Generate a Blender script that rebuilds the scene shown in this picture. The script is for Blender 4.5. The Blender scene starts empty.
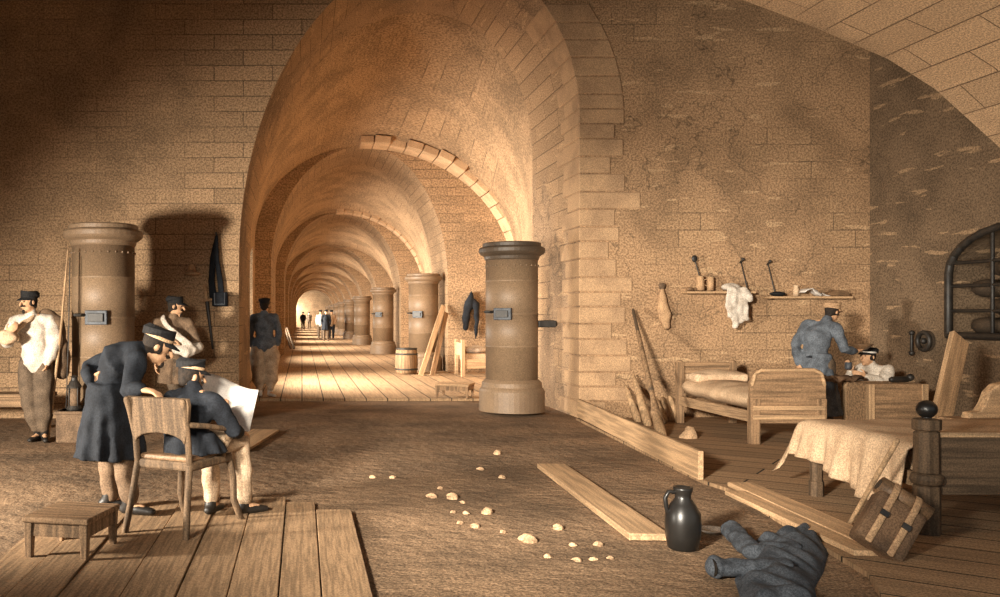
import bpy, bmesh, math, random
from mathutils import Vector, Matrix, noise
random.seed(7)
C = bpy.context.scene.collection
SC = bpy.context.scene
F = 900.0; VX = 302.0; VY = 315.0; EYE = 1.45
# ---------------------------------------------------------------- camera, world, lights, exposure
cam_d = bpy.data.cameras.new('camera'); cam = bpy.data.objects.new('camera', cam_d); C.objects.link(cam)
cam.location = (0, 0, EYE); cam.rotation_euler = (math.radians(90), 0, 0)
cam_d.sensor_width = 36; cam_d.lens = F/1000*36; cam_d.shift_x = (500-VX)/1000; cam_d.shift_y = (VY-298.5)/1000
cam_d.clip_end = 400
SC.camera = cam
SC.view_settings.view_transform = 'Standard'; SC.view_settings.look = 'None'
SC.view_settings.gamma = 1; SC.view_settings.use_curve_mapping = False
SC.view_settings.exposure = 0.36
SC.cycles.max_bounces = 6; SC.cycles.diffuse_bounces = 4
W = bpy.data.worlds.new('world'); SC.world = W; W.use_nodes = True
W.node_tree.nodes['Background'].inputs[0].default_value = (0.80, 0.86, 0.86, 1)
W.node_tree.nodes['Background'].inputs[1].default_value = 0.42

def look(o, target):
    d = Vector(target) - o.location
    o.rotation_euler = d.to_track_quat('-Z', 'Y').to_euler()
def area(name, loc, target, sx, sy, power, col, spread=180):
    d = bpy.data.lights.new(name, 'AREA'); d.shape = 'RECTANGLE'; d.size = sx; d.size_y = sy
    d.energy = power; d.color = col; d.spread = math.radians(spread)
    o = bpy.data.objects.new(name, d); C.objects.link(o); o.location = loc; look(o, target); return o
def spot(name, loc, target, power, angle, blend, col, radius=.3):
    d = bpy.data.lights.new(name, 'SPOT'); d.energy = power; d.spot_size = math.radians(angle); d.spot_blend = blend
    d.color = col; d.shadow_soft_size = radius
    o = bpy.data.objects.new(name, d); C.objects.link(o); o.location = loc; look(o, target); return o
WARM = (1.0, .90, .76)
spot('window_light', (-5.45, 4.5, 1.35), (-1.7, 8.8, -.45), 3900, 92, .75, WARM, .28)
spot('fill_spot_right', (-2.6, -.5, 2.62), (4.6, 12.4, -.2), 8200, 36, .9, WARM, .36)  # added lamp, its cone shaped to light the lower right-hand wall
spot('fill_spot_vault', (2.0, 2.2, .9), (7.0, 8.2, 4.4), 1500, 56, .8, WARM, .4)  # added lamp standing in for light reflected up onto the vault
spot('fill_spot_floor', (-1.5, -.5, 2.6), (.5, 13.8, .2), 1900, 24, .9, WARM, .3)  # added lamp to brighten the gallery threshold and the officer there
spot('fill_spot_near', (-2.9, -.6, 2.5), (4.6, 6.6, .1), 1500, 42, .8, WARM, .3)  # added lamp to lift the right foreground

WALL_Y = 12.6; PITCH = 9.7; THICK = 2.6
for k in range(10):          # daylight through the side window of every casemate down the gallery
    y0 = WALL_Y + THICK + k*PITCH
    area('side_window_light', (-2.2, y0+3.4, 1.9), (4, y0+4.6, 1.5), 3.2, 1.8, 700 if k else 880, WARM, 125)

def P(px, py, z=0.0):       # point of the plane at height z
    Y = (EYE-z)*F/(py-VY); return Vector(((px-VX)*Y/F, Y, z))
def Q(px, py, Y): return Vector(((px-VX)*Y/F, Y, EYE-(py-VY)*Y/F))

# ---------------------------------------------------------------- materials
MATS = {}
def newmat(name):
    m = bpy.data.materials.new(name); m.use_nodes = True; nt = m.node_tree
    b = nt.nodes['Principled BSDF']; b.inputs['Roughness'].default_value = .9
    b.inputs['Specular IOR Level'].default_value = .2
    return m, nt, b
def srgb(c):
    l = .3*c[0]+.59*c[1]+.11*c[2]; c = tuple(min(255, (x*.85+l*.15)) for x in c)
    return tuple((x/255/12.92 if x/255 <= .04045 else ((x/255+.055)/1.055)**2.4) for x in c) + (1,)
def N(nt, t, **kw):
    n = nt.nodes.new(t)
    for k, v in kw.items():
        if k in n.inputs: n.inputs[k].default_value = v
        else: setattr(n, k, v)
    return n
def mix(nt, a, b, fac, mode='MIX'):
    n = nt.nodes.new('ShaderNodeMix'); n.data_type = 'RGBA'; n.blend_type = mode
    for s, v in ((0, fac), (6, a), (7, b)):
        if hasattr(v, 'links'): nt.links.new(v, n.inputs[s])
        else: n.inputs[s].default_value = v
    return n.outputs[2]
def ramp(nt, src, p0, p1, c0=(0,0,0,1), c1=(1,1,1,1)):
    r = nt.nodes.new('ShaderNodeValToRGB'); nt.links.new(src, r.inputs[0])
    r.color_ramp.elements[0].position = p0; r.color_ramp.elements[1].position = p1
    r.color_ramp.elements[0].color = c0; r.color_ramp.elements[1].color = c1
    return r.outputs[0]
def grain(nt, vec, col, amt, sc=70):
    amt = min(.75, amt*1.55)
    n = N(nt, 'ShaderNodeTexNoise'); n.inputs['Scale'].default_value = sc; n.inputs['Detail'].default_value = 2
    n.inputs['Roughness'].default_value = .9
    nt.links.new(vec, n.inputs['Vector'])
    g = ramp(nt, n.outputs[0], .40, .60, (1-amt,)*3+(1,), (1+amt*.22,)*3+(1,))
    return mix(nt, col, g, 1.0, 'MULTIPLY')
def plain(name, c, c2=None, sc=6, rough=.85, spec=.2, amt=.28, metal=0, bump=.15):
    m, nt, b = newmat(name); tc = N(nt, 'ShaderNodeTexCoord').outputs['Object']
    n = N(nt, 'ShaderNodeTexNoise'); n.inputs['Scale'].default_value = sc; n.inputs['Detail'].default_value = 4
    nt.links.new(tc, n.inputs['Vector'])
    col = mix(nt, srgb(c), srgb(c2 or tuple(x*.8 for x in c)), ramp(nt, n.outputs[0], .4, .65))
    col = grain(nt, tc, col, amt, 90)
    nt.links.new(col, b.inputs['Base Color'])
    b.inputs['Roughness'].default_value = rough; b.inputs['Specular IOR Level'].default_value = spec; b.inputs['Metallic'].default_value = metal
    if bump:
        bp = N(nt, 'ShaderNodeBump'); bp.inputs['Strength'].default_value = bump; bp.inputs['Distance'].default_value = .02
        nt.links.new(n.outputs[0], bp.inputs['Height']); nt.links.new(bp.outputs[0], b.inputs['Normal'])
    return m
def stone(name, base, plaster, row=.22, width=.72, show=(.42, .56), mortar=(128, 102, 76), crack=1.0, seed=0, big=.45, gs=38):
    m, nt, b = newmat(name); uv = N(nt, 'ShaderNodeTexCoord').outputs['UV']
    br = N(nt, 'ShaderNodeTexBrick'); nt.links.new(uv, br.inputs['Vector'])
    br.inputs['Scale'].default_value = 1; br.inputs['Brick Width'].default_value = width; br.inputs['Row Height'].default_value = row
    br.inputs['Mortar Size'].default_value = .009; br.inputs['Mortar Smooth'].default_value = .5
    br.inputs['Color1'].default_value = srgb(base); br.inputs['Color2'].default_value = srgb(tuple(x*.88 for x in base))
    br.inputs['Mortar'].default_value = srgb(mortar)
    mp = N(nt, 'ShaderNodeMapping'); nt.links.new(uv, mp.inputs['Vector']); mp.inputs['Location'].default_value = (seed*3.7, seed*1.9, seed)
    n = N(nt, 'ShaderNodeTexNoise'); n.inputs['Scale'].default_value = big; n.inputs['Detail'].default_value = 5; n.inputs['Roughness'].default_value = .6
    nt.links.new(mp.outputs[0], n.inputs['Vector'])
    mask = ramp(nt, n.outputs[0], show[0], show[1])
    # plaster tone varies a little
    n2 = N(nt, 'ShaderNodeTexNoise'); n2.inputs['Scale'].default_value = 1.4; n2.inputs['Detail'].default_value = 6
    nt.links.new(mp.outputs[0], n2.inputs['Vector'])
    pl = mix(nt, srgb(plaster), srgb(tuple(x*.84 for x in plaster)), ramp(nt, n2.outputs[0], .4, .62))
    col = mix(nt, pl, br.outputs['Color'], mask)
    # short chipped streaks along the courses
    mp3 = N(nt, 'ShaderNodeMapping'); nt.links.new(uv, mp3.inputs['Vector']); mp3.inputs['Scale'].default_value = (.9, 5, 1); mp3.inputs['Location'].default_value = (seed*5, 3, 0)
    n3 = N(nt, 'ShaderNodeTexNoise'); n3.inputs['Scale'].default_value = 1.6; n3.inputs['Detail'].default_value = 3
    nt.links.new(mp3.outputs[0], n3.inputs['Vector'])
    st = ramp(nt, n3.outputs[0], .625, .64)
    col = mix(nt, col, srgb((222, 180, 132)), mixf(nt, st, .55*crack))
    # cracks: contour of the noise
    sub = N(nt, 'ShaderNodeMath'); sub.operation = 'SUBTRACT'; nt.links.new(n.outputs[0], sub.inputs[0]); sub.inputs[1].default_value = .47
    ab = N(nt, 'ShaderNodeMath'); ab.operation = 'ABSOLUTE'; nt.links.new(sub.outputs[0], ab.inputs[0])
    line = ramp(nt, ab.outputs[0], .001, .0045, (1,1,1,1), (0,0,0,1))
    col = mix(nt, col, srgb((70, 58, 46)), mixf(nt, line, .55*crack))
    col = grain(nt, uv, col, .34, gs)
    nt.links.new(col, b.inputs['Base Color'])
    bp = N(nt, 'ShaderNodeBump'); bp.inputs['Strength'].default_value = .35; bp.inputs['Distance'].default_value = .03
    hm = N(nt, 'ShaderNodeMath'); hm.operation = 'MULTIPLY'; nt.links.new(br.outputs['Fac'], hm.inputs[0]); nt.links.new(mask, hm.inputs[1])
    inv = N(nt, 'ShaderNodeMath'); inv.operation = 'SUBTRACT'; nt.links.new(n2.outputs[0], inv.inputs[0]); nt.links.new(hm.outputs[0], inv.inputs[1])
    nt.links.new(inv.outputs[0], bp.inputs['Height']); nt.links.new(bp.outputs[0], b.inputs['Normal'])
    return m
def mixf(nt, src, k):
    n = N(nt, 'ShaderNodeMath'); n.operation = 'MULTIPLY'; nt.links.new(src, n.inputs[0]); n.inputs[1].default_value = k
    return n.outputs[0]
def wood(name, c, axis='X', dark=.72, sc=1.0, rough=.75, spec=.25):
    m, nt, b = newmat(name); tc = N(nt, 'ShaderNodeTexCoord').outputs['Object']
    mp = N(nt, 'ShaderNodeMapping'); nt.links.new(tc, mp.inputs['Vector'])
    s = [34*sc]*3; s['XYZ'.index(axis)] = 1.6*sc; mp.inputs['Scale'].default_value = s
    n = N(nt, 'ShaderNodeTexNoise'); n.inputs['Scale'].default_value = 1; n.inputs['Detail'].default_value = 3
    nt.links.new(mp.outputs[0], n.inputs['Vector'])
    col = mix(nt, srgb(tuple(x*dark for x in c)), srgb(c), ramp(nt, n.outputs[0], .38, .6))
    col = grain(nt, tc, col, .25, 90)
    nt.links.new(col, b.inputs['Base Color']); b.inputs['Roughness'].default_value = rough; b.inputs['Specular IOR Level'].default_value = spec
    bp = N(nt, 'ShaderNodeBump'); bp.inputs['Strength'].default_value = .2; bp.inputs['Distance'].default_value = .01
    nt.links.new(n.outputs[0], bp.inputs['Height']); nt.links.new(bp.outputs[0], b.inputs['Normal'])
    return m
def boards(name, c, w=.34, length=3.2, rot=0.0):
    """wooden floor: boards along the UV's first axis"""
    m, nt, b = newmat(name); uv = N(nt, 'ShaderNodeTexCoord').outputs['UV']
    mpr = N(nt, 'ShaderNodeMapping'); nt.links.new(uv, mpr.inputs['Vector']); mpr.inputs['Rotation'].default_value = (0, 0, rot)
    v = mpr.outputs[0]
    br = N(nt, 'ShaderNodeTexBrick'); nt.links.new(v, br.inputs['Vector'])
    br.inputs['Scale'].default_value = 1; br.inputs['Brick Width'].default_value = length; br.inputs['Row Height'].default_value = w
    br.inputs['Mortar Size'].default_value = .010; br.inputs['Mortar Smooth'].default_value = .2
    br.inputs['Color1'].default_value = srgb(c); br.inputs['Color2'].default_value = srgb(tuple(x*.86 for x in c)); br.inputs['Mortar'].default_value = srgb((52, 42, 32))
    mp = N(nt, 'ShaderNodeMapping'); nt.links.new(v, mp.inputs['Vector']); mp.inputs['Scale'].default_value = (1.2, 30, 1)
    n = N(nt, 'ShaderNodeTexNoise'); n.inputs['Scale'].default_value = 1; n.inputs['Detail'].default_value = 3
    nt.links.new(mp.outputs[0], n.inputs['Vector'])
    col = mix(nt, br.outputs['Color'], ramp(nt, n.outputs[0], .35, .6, (.6, .6, .6, 1), (1, 1, 1, 1)), .8, 'MULTIPLY')
    col = grain(nt, uv, col, .3, 70)
    nt.links.new(col, b.inputs['Base Color'])
    return m
def dirt(name, c):
    m, nt, b = newmat(name); tc = N(nt, 'ShaderNodeTexCoord').outputs['Object']
    n = N(nt, 'ShaderNodeTexNoise'); n.inputs['Scale'].default_value = .9; n.inputs['Detail'].default_value = 7; n.inputs['Roughness'].default_value = .65
    nt.links.new(tc, n.inputs['Vector'])
    col = mix(nt, srgb(tuple(x*.72 for x in c)), srgb(c), ramp(nt, n.outputs[0], .38, .62))
    col = grain(nt, tc, col, .42, 55)
    nt.links.new(col, b.inputs['Base Color']); b.inputs['Roughness'].default_value = 1
    bp = N(nt, 'ShaderNodeBump'); bp.inputs['Strength'].default_value = .5; bp.inputs['Distance'].default_value = .05
    n4 = N(nt, 'ShaderNodeTexNoise'); n4.inputs['Scale'].default_value = 9; n4.inputs['Detail'].default_value = 6; nt.links.new(tc, n4.inputs['Vector'])
    nt.links.new(n4.outputs[0], bp.inputs['Height']); nt.links.new(bp.outputs[0], b.inputs['Normal'])
    return m
M = dict(
    wall_left=stone('limestone_courses', (204, 162, 118), (196, 156, 114), .215, .82, (.44, .60), seed=1, crack=.4),
    wall_right=stone('chipped_plaster', (198, 156, 112), (192, 150, 108), .24, .62, (.53, .62), seed=2.4),
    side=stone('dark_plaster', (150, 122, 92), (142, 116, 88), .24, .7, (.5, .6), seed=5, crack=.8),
    soffit=stone('arch_stones', (206, 164, 120), (184, 148, 112), .26, 1.3, (.46, .54), seed=3, crack=1.0),
    cell=stone('gallery_plaster', (196, 156, 114), (190, 152, 112), .26, 1.4, (.50, .62), seed=8, crack=.3, gs=22),
    face=stone('gallery_courses', (188, 150, 110), (182, 146, 108), .22, .8, (.40, .52), seed=11, crack=.2, gs=24),
    vault=stone('vault_blocks', (222, 180, 134), (206, 166, 124), .34, 1.0, (.40, .56), seed=14, crack=.2, gs=55),
    voussoir=plain('lit_voussoir_stone', (232, 190, 144), (206, 166, 124), 2.5), quoin=plain('quoin_stone', (206, 164, 120), (182, 144, 106), 3),  # voussoirs paler than the quoins: their lit look is put into the colour
    dirt=dirt('trodden_earth', (172, 136, 100)),
    boards=boards('gallery_boards', (206, 164, 118), .36, 4.0),
    boards_r=boards('right_boards', (188, 148, 106), .34, 3.5, math.radians(38)),
    stove=plain('stove_iron', (148, 119, 88), (128, 102, 76), 1.5, .55, .5, .25),
    stove_dark=plain('stove_dark_iron', (96, 78, 60), (80, 66, 52), 2, .5, .5),
    blue=plain('blue_grey_metal', (84, 90, 98), (58, 62, 70), 12, .5, .4),
    iron=plain('dark_iron', (58, 52, 46), (40, 37, 34), 10, .5, .5),
    black=plain('black_glaze', (34, 31, 28), (26, 25, 24), 4, .34, .45, .1, bump=0),
    wood=wood('oak', (176, 136, 96)), woodz=wood('oak_upright', (168, 130, 92), 'Z'),
    woodl=wood('pale_plank', (216, 172, 124), 'X', .8), woodlz=wood('pale_pole', (206, 164, 118), 'Z', .78), woody=wood('oak_lengthwise', (180, 142, 102), 'Y', .8, 1.7),
    woodd=wood('dark_oak', (108, 84, 60), 'Z'), wooddx=wood('dark_oak_rail', (124, 98, 72), 'X'),
    chair=wood('walnut', (122, 95, 68), 'Z'),
    sheet=plain('linen', (216, 180, 140), (196, 160, 122), 4), pillow=plain('pillow_linen', (226, 190, 150), (206, 170, 132), 5),
    white=plain('white_cloth', (226, 212, 194), (196, 180, 160), 8), paper=plain('white_paper', (232, 224, 214), (216, 206, 194), 3, bump=0, amt=.1),
    skin=plain('skin', (214, 162, 118), (196, 144, 102), 14, .7, .3, .12, bump=0),
    hair=plain('dark_hair', (52, 42, 34), (38, 32, 28), 40), eye=plain('eye_dark', (34, 28, 24), bump=0),
    navy=plain('navy_wool', (37, 41, 48), (28, 31, 37), 9), coatcloth=plain('faded_blue_wool', (88, 94, 102), (66, 71, 78), 10, amt=.32), bluecoat=plain('blue_grey_wool', (104, 112, 122), (78, 84, 92), 9),
    brown=plain('brown_wool', (132, 104, 78), (104, 82, 62), 9), tan=plain('tan_cloth', (184, 146, 108), (150, 118, 88), 8),
    grey=plain('grey_trousers', (112, 92, 72), (90, 74, 58), 8), lighttr=plain('pale_trousers', (206, 176, 142), (170, 140, 108), 8),
    boot=plain('dark_boot', (46, 40, 34), (34, 30, 27), 10, .5, .4), band=plain('pale_band', (222, 178, 132), bump=0),
    cap=plain('cap_wool', (40, 39, 39), (32, 31, 32), 12), leather=plain('leather', (150, 112, 76), (112, 84, 58), 8, .5, .4),
    strap=plain('pale_strap', (208, 164, 118), (176, 136, 98), 8), hide=plain('cowhide', (138, 104, 74), (78, 60, 46), 3.2, .8),
    rock=plain('rubble_stone', (216, 174, 130), (176, 140, 104), 8), sack=plain('sandbag', (96, 78, 60), (74, 62, 50), 4),
)
# ---------------------------------------------------------------- mesh builder
class MB:
    def __init__(s): s.v = []; s.f = []; s.uv = {}
    def quad(s, pts, uvs=None):
        i = len(s.v); s.v += [tuple(p) for p in pts]; s.f.append(tuple(range(i, i+len(pts))))
        if uvs: s.uv[len(s.f)-1] = uvs
        return s
    def box(s, c, d, rot=None):
        R = rot or Matrix.Identity(3); c = Vector(c); i = len(s.v)
        for x in (-.5, .5):
            for y in (-.5, .5):
                for z in (-.5, .5): s.v.append(tuple(c + R @ Vector((x*d[0], y*d[1], z*d[2]))))
        for f in ((0,1,3,2),(4,6,7,5),(0,4,5,1),(2,3,7,6),(0,2,6,4),(1,5,7,3)): s.f.append(tuple(i+k for k in f))
        return s
    def rings(s, rings, cap=True, closed=False):
        n = len(rings[0]); i = len(s.v)
        for r in rings: s.v += [tuple(p) for p in r]
        m = len(rings)
        for a in range(m if closed else m-1):
            b = (a+1) % m
            for k in range(n):
                s.f.append((i+a*n+k, i+a*n+(k+1) % n, i+b*n+(k+1) % n, i+b*n+k))
        if cap and not closed:
            s.f.append(tuple(i+k for k in reversed(range(n)))); s.f.append(tuple(i+(m-1)*n+k for k in range(n)))
        return s
    def tube(s, pts, rad, n=12, side=None, round_ends=True):
        """pts: points; rad: number or (a,b) per point: a along 'side', b across"""
        pts = [Vector(p) for p in pts]
        if not isinstance(rad, (list,)): rad = [rad]*len(pts)
        rad = [r if isinstance(r, tuple) else (r, r) for r in rad]
        T = []
        for k in range(len(pts)):
            a = pts[max(0, k-1)]; b = pts[min(len(pts)-1, k+1)]; T.append((b-a).normalized())
        if round_ends:
            P0, R0, T0 = [], [], []
            for q, w in ((.97, .3), (.7, .72)):
                P0.append(pts[0]-T[0]*min(rad[0])*q); R0.append((rad[0][0]*w, rad[0][1]*w)); T0.append(T[0])
            P1, R1, T1 = [], [], []
            for q, w in ((.7, .72), (.97, .3)):
                P1.append(pts[-1]+T[-1]*min(rad[-1])*q); R1.append((rad[-1][0]*w, rad[-1][1]*w)); T1.append(T[-1])
            pts = P0+pts+P1; rad = R0+rad+R1; T = T0+T+T1
        u = Vector(side) if side is not None else None
        out = []
        for p, r, t in zip(pts, rad, T):
            if u is None: u = t.orthogonal()
            uu = (u - t*u.dot(t))
            uu = uu.normalized() if uu.length > 1e-5 else t.orthogonal().normalized()
            if side is None: u = uu
            w = t.cross(uu).normalized()
            out.append([p + uu*(r[0]*math.cos(2*math.pi*k/n)) + w*(r[1]*math.sin(2*math.pi*k/n)) for k in range(n)])
        return s.rings(out)
    def lathe(s, prof, n=32, c=(0,0,0), axis=None):
        c = Vector(c); out = []
        R = Vector((0,0,1)).rotation_difference(Vector(axis)).to_matrix() if axis else Matrix.Identity(3)
        for r, z in prof: out.append([c + R @ Vector((r*math.cos(2*math.pi*k/n), r*math.sin(2*math.pi*k/n), z)) for k in range(n)])
        return s.rings(out)
    def ball(s, c, r, R=None, n=16):
        r = (r, r, r) if not isinstance(r, tuple) else r; R = R or Matrix.Identity(3); c = Vector(c); out = []
        m = max(6, n//2)
        for a in range(m+1):
            th = math.pi*(.02+.96*a/m)
            out.append([c + R @ Vector((r[0]*math.sin(th)*math.cos(2*math.pi*k/n), r[1]*math.sin(th)*math.sin(2*math.pi*k/n), -r[2]*math.cos(th))) for k in range(n)])
        return s.rings(out)
    def prism(s, poly, h0, h1, axis='Y'):
        """poly of 2D points extruded along axis"""
        def mk(a, b, h): return {'Y': (a, h, b), 'Z': (a, b, h), 'X': (h, a, b)}[axis]
        return s.rings([[mk(a, b, h0) for a, b in poly], [mk(a, b, h1) for a, b in poly]])
    def build(s, name, mat, parent=None, loc=None, rotz=None, rot=None, smooth=False, bevel=0, voxel=0, sm=2, solid=0, subsurf=0, disp=0, dsc=6, autouv=None):
        me = bpy.data.meshes.new(name); me.from_pydata(s.v, [], s.f); me.update()
        if s.uv or autouv:
            uvl = me.uv_layers.new(name='uv')
            for p in me.polygons:
                for li, vi in zip(p.loop_indices, p.vertices):
                    if p.index in s.uv: uvl.data[li].uv = s.uv[p.index][list(p.vertices).index(vi)]
                    elif autouv: uvl.data[li].uv = autouv(me.vertices[vi].co)
        bm = bmesh.new(); bm.from_mesh(me)
        if smooth and not s.uv and not voxel: bmesh.ops.remove_doubles(bm, verts=bm.verts, dist=1e-5)
        if not s.uv: bmesh.ops.recalc_face_normals(bm, faces=bm.faces)
        bm.to_mesh(me); bm.free()
        o = bpy.data.objects.new(name, me); C.objects.link(o)
        if voxel:
            r = o.modifiers.new('r', 'REMESH'); r.mode = 'VOXEL'; r.voxel_size = voxel
            q = o.modifiers.new('s', 'SMOOTH'); q.iterations = sm; q.factor = .6
            dg = bpy.context.evaluated_depsgraph_get(); dg.update()
            me2 = bpy.data.meshes.new_from_object(o.evaluated_get(dg)); me2.name = name
            o.modifiers.clear(); o.data = me2; bpy.data.meshes.remove(me); me = me2; smooth = True
        if disp:
            me.update()
            nn = [v.normal.copy() for v in me.vertices]
            for v, nv in zip(me.vertices, nn): v.co += nv*disp*noise.noise(v.co*dsc)
        if smooth:
            for p in me.polygons: p.use_smooth = True
        me.materials.clear(); me.materials.append(M[mat] if isinstance(mat, str) else mat)
        if solid:
            k = o.modifiers.new('t', 'SOLIDIFY'); k.thickness = solid; k.offset = 0
        if bevel:
            k = o.modifiers.new('b', 'BEVEL'); k.width = bevel; k.segments = 2; k.limit_method = 'ANGLE'
        if subsurf:
            k = o.modifiers.new('u', 'SUBSURF'); k.levels = subsurf; k.render_levels = subsurf
        if parent: o.parent = parent
        if loc is not None: o.location = loc
        if rotz is not None: o.rotation_euler = (0, 0, rotz)
        if rot is not None: o.rotation_euler = rot
        return o
def thing(name, label, cat, loc=(0,0,0), rotz=0, group=None, rot=None):
    o = bpy.data.objects.new(name, None); C.objects.link(o); o.empty_display_size = .1
    o.location = loc; o.rotation_euler = rot or (0, 0, rotz); return tag(o, label, cat, group)
def tag(o, label, cat, group=None, kind=None):
    o['label'] = label; o['category'] = cat
    if group: o['group'] = group
    if kind: o['kind'] = kind
    return o
def struct(o): o['kind'] = 'structure'; return o
def aim(a, b):
    """rotation taking local X to direction a->b"""
    return (Vector(b)-Vector(a)).to_track_quat('X', 'Z').to_euler()

# ---------------------------------------------------------------- the setting
def profile(Y, xL, xR, ax, ay, sL, sR, n=30):
    px = lambda a: (a-VX)*Y/F
    pz = lambda a: EYE-(a-VY)*Y/F
    XL, XR, AX, AZ, SL, SR = px(xL), px(xR), px(ax), pz(ay), pz(sL), pz(sR)
    pts = [(XL, 0)] + [(XL, SL*k/4) for k in range(1, 4)]
    for k in range(n+1):
        t = math.pi/2*k/n; pts.append((AX-(AX-XL)*math.cos(t), SL+(AZ-SL)*math.sin(t)))
    for k in range(1, n+1):
        t = math.pi/2*(1-k/n); pts.append((AX+(XR-AX)*math.cos(t), SR+(AZ-SR)*math.sin(t)))
    pts += [(XR, SR*k/4) for k in (3, 2, 1, 0)]
    return pts
def arclen(p):
    L = [0]
    for a, b in zip(p, p[1:]): L.append(L[-1]+math.hypot(a[0]-b[0], a[1]-b[1]))
    return L
Yk = [WALL_Y+PITCH*k for k in range(10)]
inner = [profile(Yk[0], 239, 580, 446, -50, 262, 118), profile(Yk[1], 271, 448, 364, 146.5, 267, 284), profile(Yk[2], 284, 401, 339, 213, 282, 293)]
outer = [None, profile(Yk[1], 255, 516, 364, 146, 242, 280), profile(Yk[2], 275.5, 425, 339, 212.5, 272, 293)]
def scaled(p, k, zf): return [(x, z*zf) for x, z in p]
for k in range(3, 10):
    zf = [0,0,0,.92,.88,.86,.85,.84,.84,.84][k]
    inner.append(scaled(inner[2], k, zf)); outer.append(scaled(outer[2], k, zf))
def face_wall(mb, prof, Y, x0, x1, z1):
    def q(pts): mb.quad([(x, Y, z) for x, z in pts], [(x, z) for x, z in pts])
    xl, xr = prof[0][0], prof[-1][0]
    q([(x0, 0), (xl, 0), (xl, z1), (x0, z1)]); q([(xr, 0), (x1, 0), (x1, z1), (xr, z1)])
    for a, b in zip(prof, prof[1:]):
        if b[0]-a[0] > 1e-4: q([a, b, (b[0], z1), (a[0], z1)])
def loft(mb, pa, Ya, pb, Yb, skip=None):
    La = arclen(pa); m = 4
    for j in range(m):
        for i in range(len(pa)-1):
            if skip and skip(i, j): continue
            def pt(i, t): return (pa[i][0]*(1-t)+pb[i][0]*t, Ya*(1-t)+Yb*t, pa[i][1]*(1-t)+pb[i][1]*t)
            t0, t1 = j/m, (j+1)/m
            ya, yb = Ya*(1-t0)+Yb*t0, Ya*(1-t1)+Yb*t1
            mb.quad([pt(i, t0), pt(i, t1), pt(i+1, t1), pt(i+1, t0)], [(ya, La[i]), (yb, La[i]), (yb, La[i+1]), (ya, La[i+1])])
# front wall with the great arch: left and right faces have different surfaces, so two structures
XL_, XR_, ZT = -6.2, 7.95, 7.2
mb = MB(); face_wall(mb, inner[0], Yk[0], XL_, XR_, ZT)
ml, mr = MB(), MB()
for fi, f in enumerate(mb.f):
    pts = [mb.v[i] for i in f]; t = ml if sum(p[0] for p in pts)/4 < inner[0][33][0] else mr
    t.quad(pts, mb.uv[fi])
struct(ml.build('wall_front', 'wall_left')); struct(mr.build('wall_back', 'wall_right'))
mb = MB(); loft(mb, inner[0], Yk[0], inner[0], Yk[0]+THICK); struct(mb.build('trim_1', 'soffit', smooth=False))
mb = MB(); face_wall(mb, inner[0], Yk[0]+THICK, -2.6, 6.5, ZT); struct(mb.build('wall_rear', 'face'))
for k in range(1, 10):
    yb = Yk[k-1]+THICK; yf = Yk[k]
    st = [(x + (-.12 if i < 33 else .12), max(z, z*1.0)+.03) for i, (x, z) in enumerate(inner[k-1])]
    st = [(x if abs(x) else x, max(0, z-.03) if i in (0, len(st)-1) else z) for i, (x, z) in enumerate(st)]
    mb = MB()
    loft(mb, st, yb, outer[k], yf, skip=lambda i, j: i in (1, 2, 3) and j in (0, 1, 2))   # side window opening
    struct(mb.build('ceiling', 'cell', smooth=False))
    mb = MB(); face_wall(mb, inner[k], yf, -2.6, 6.5, ZT)
    face_wall(mb, inner[k], yf+THICK, -2.6, 6.5, ZT)
    loft(mb, inner[k], yf, inner[k], yf+THICK)
    struct(mb.build('wall_gallery', 'face'))
mb = MB(); Ye = Yk[9]+THICK+4
mb.quad([(-3, Ye, 0), (6, Ye, 0), (6, Ye, 7), (-3, Ye, 7)], [(-3, 0), (6, 0), (6, 7), (-3, 7)]); struct(mb.build('wall_end', 'cell'))
# quoins wrapping the right edge of the great arch
mb = MB(); pr = inner[0]; right = [p for p in pr[33:]][::-1]     # from the ground up
def xr_at(z):
    for a, b in zip(right, right[1:]):
        if a[1] <= z <= b[1] or a[1] >= z >= b[1]:
            t = (z-a[1])/(b[1]-a[1]) if b[1] != a[1] else 0
            return a[0]+(b[0]-a[0])*t
    return right[-1][0]
z = .02; i = 0
while z < 5.75:
    h = random.uniform(.20, .27); w = (.42, .66, .5, .86, .58)[i % 5]*(.8+.4*random.random()) if z < 4 else .62
    d = random.uniform(.45, .8) if i % 2 else random.uniform(.7, 1.1)
    xa, xb = xr_at(z+.012), xr_at(z+h-.012)
    g = .008
    v = []
    for (x, zz) in ((xa, z+g), (xb, z+h-g)):
        v.append([(x-.016, Yk[0]+d, zz), (x-.016, Yk[0]-.014, zz), (x+w, Yk[0]-.014, zz), (x+w, Yk[0]+d, zz)])
    mb.rings(v); z += h; i += 1
struct(mb.build('trim_2', 'quoin', bevel=.015))
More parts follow.
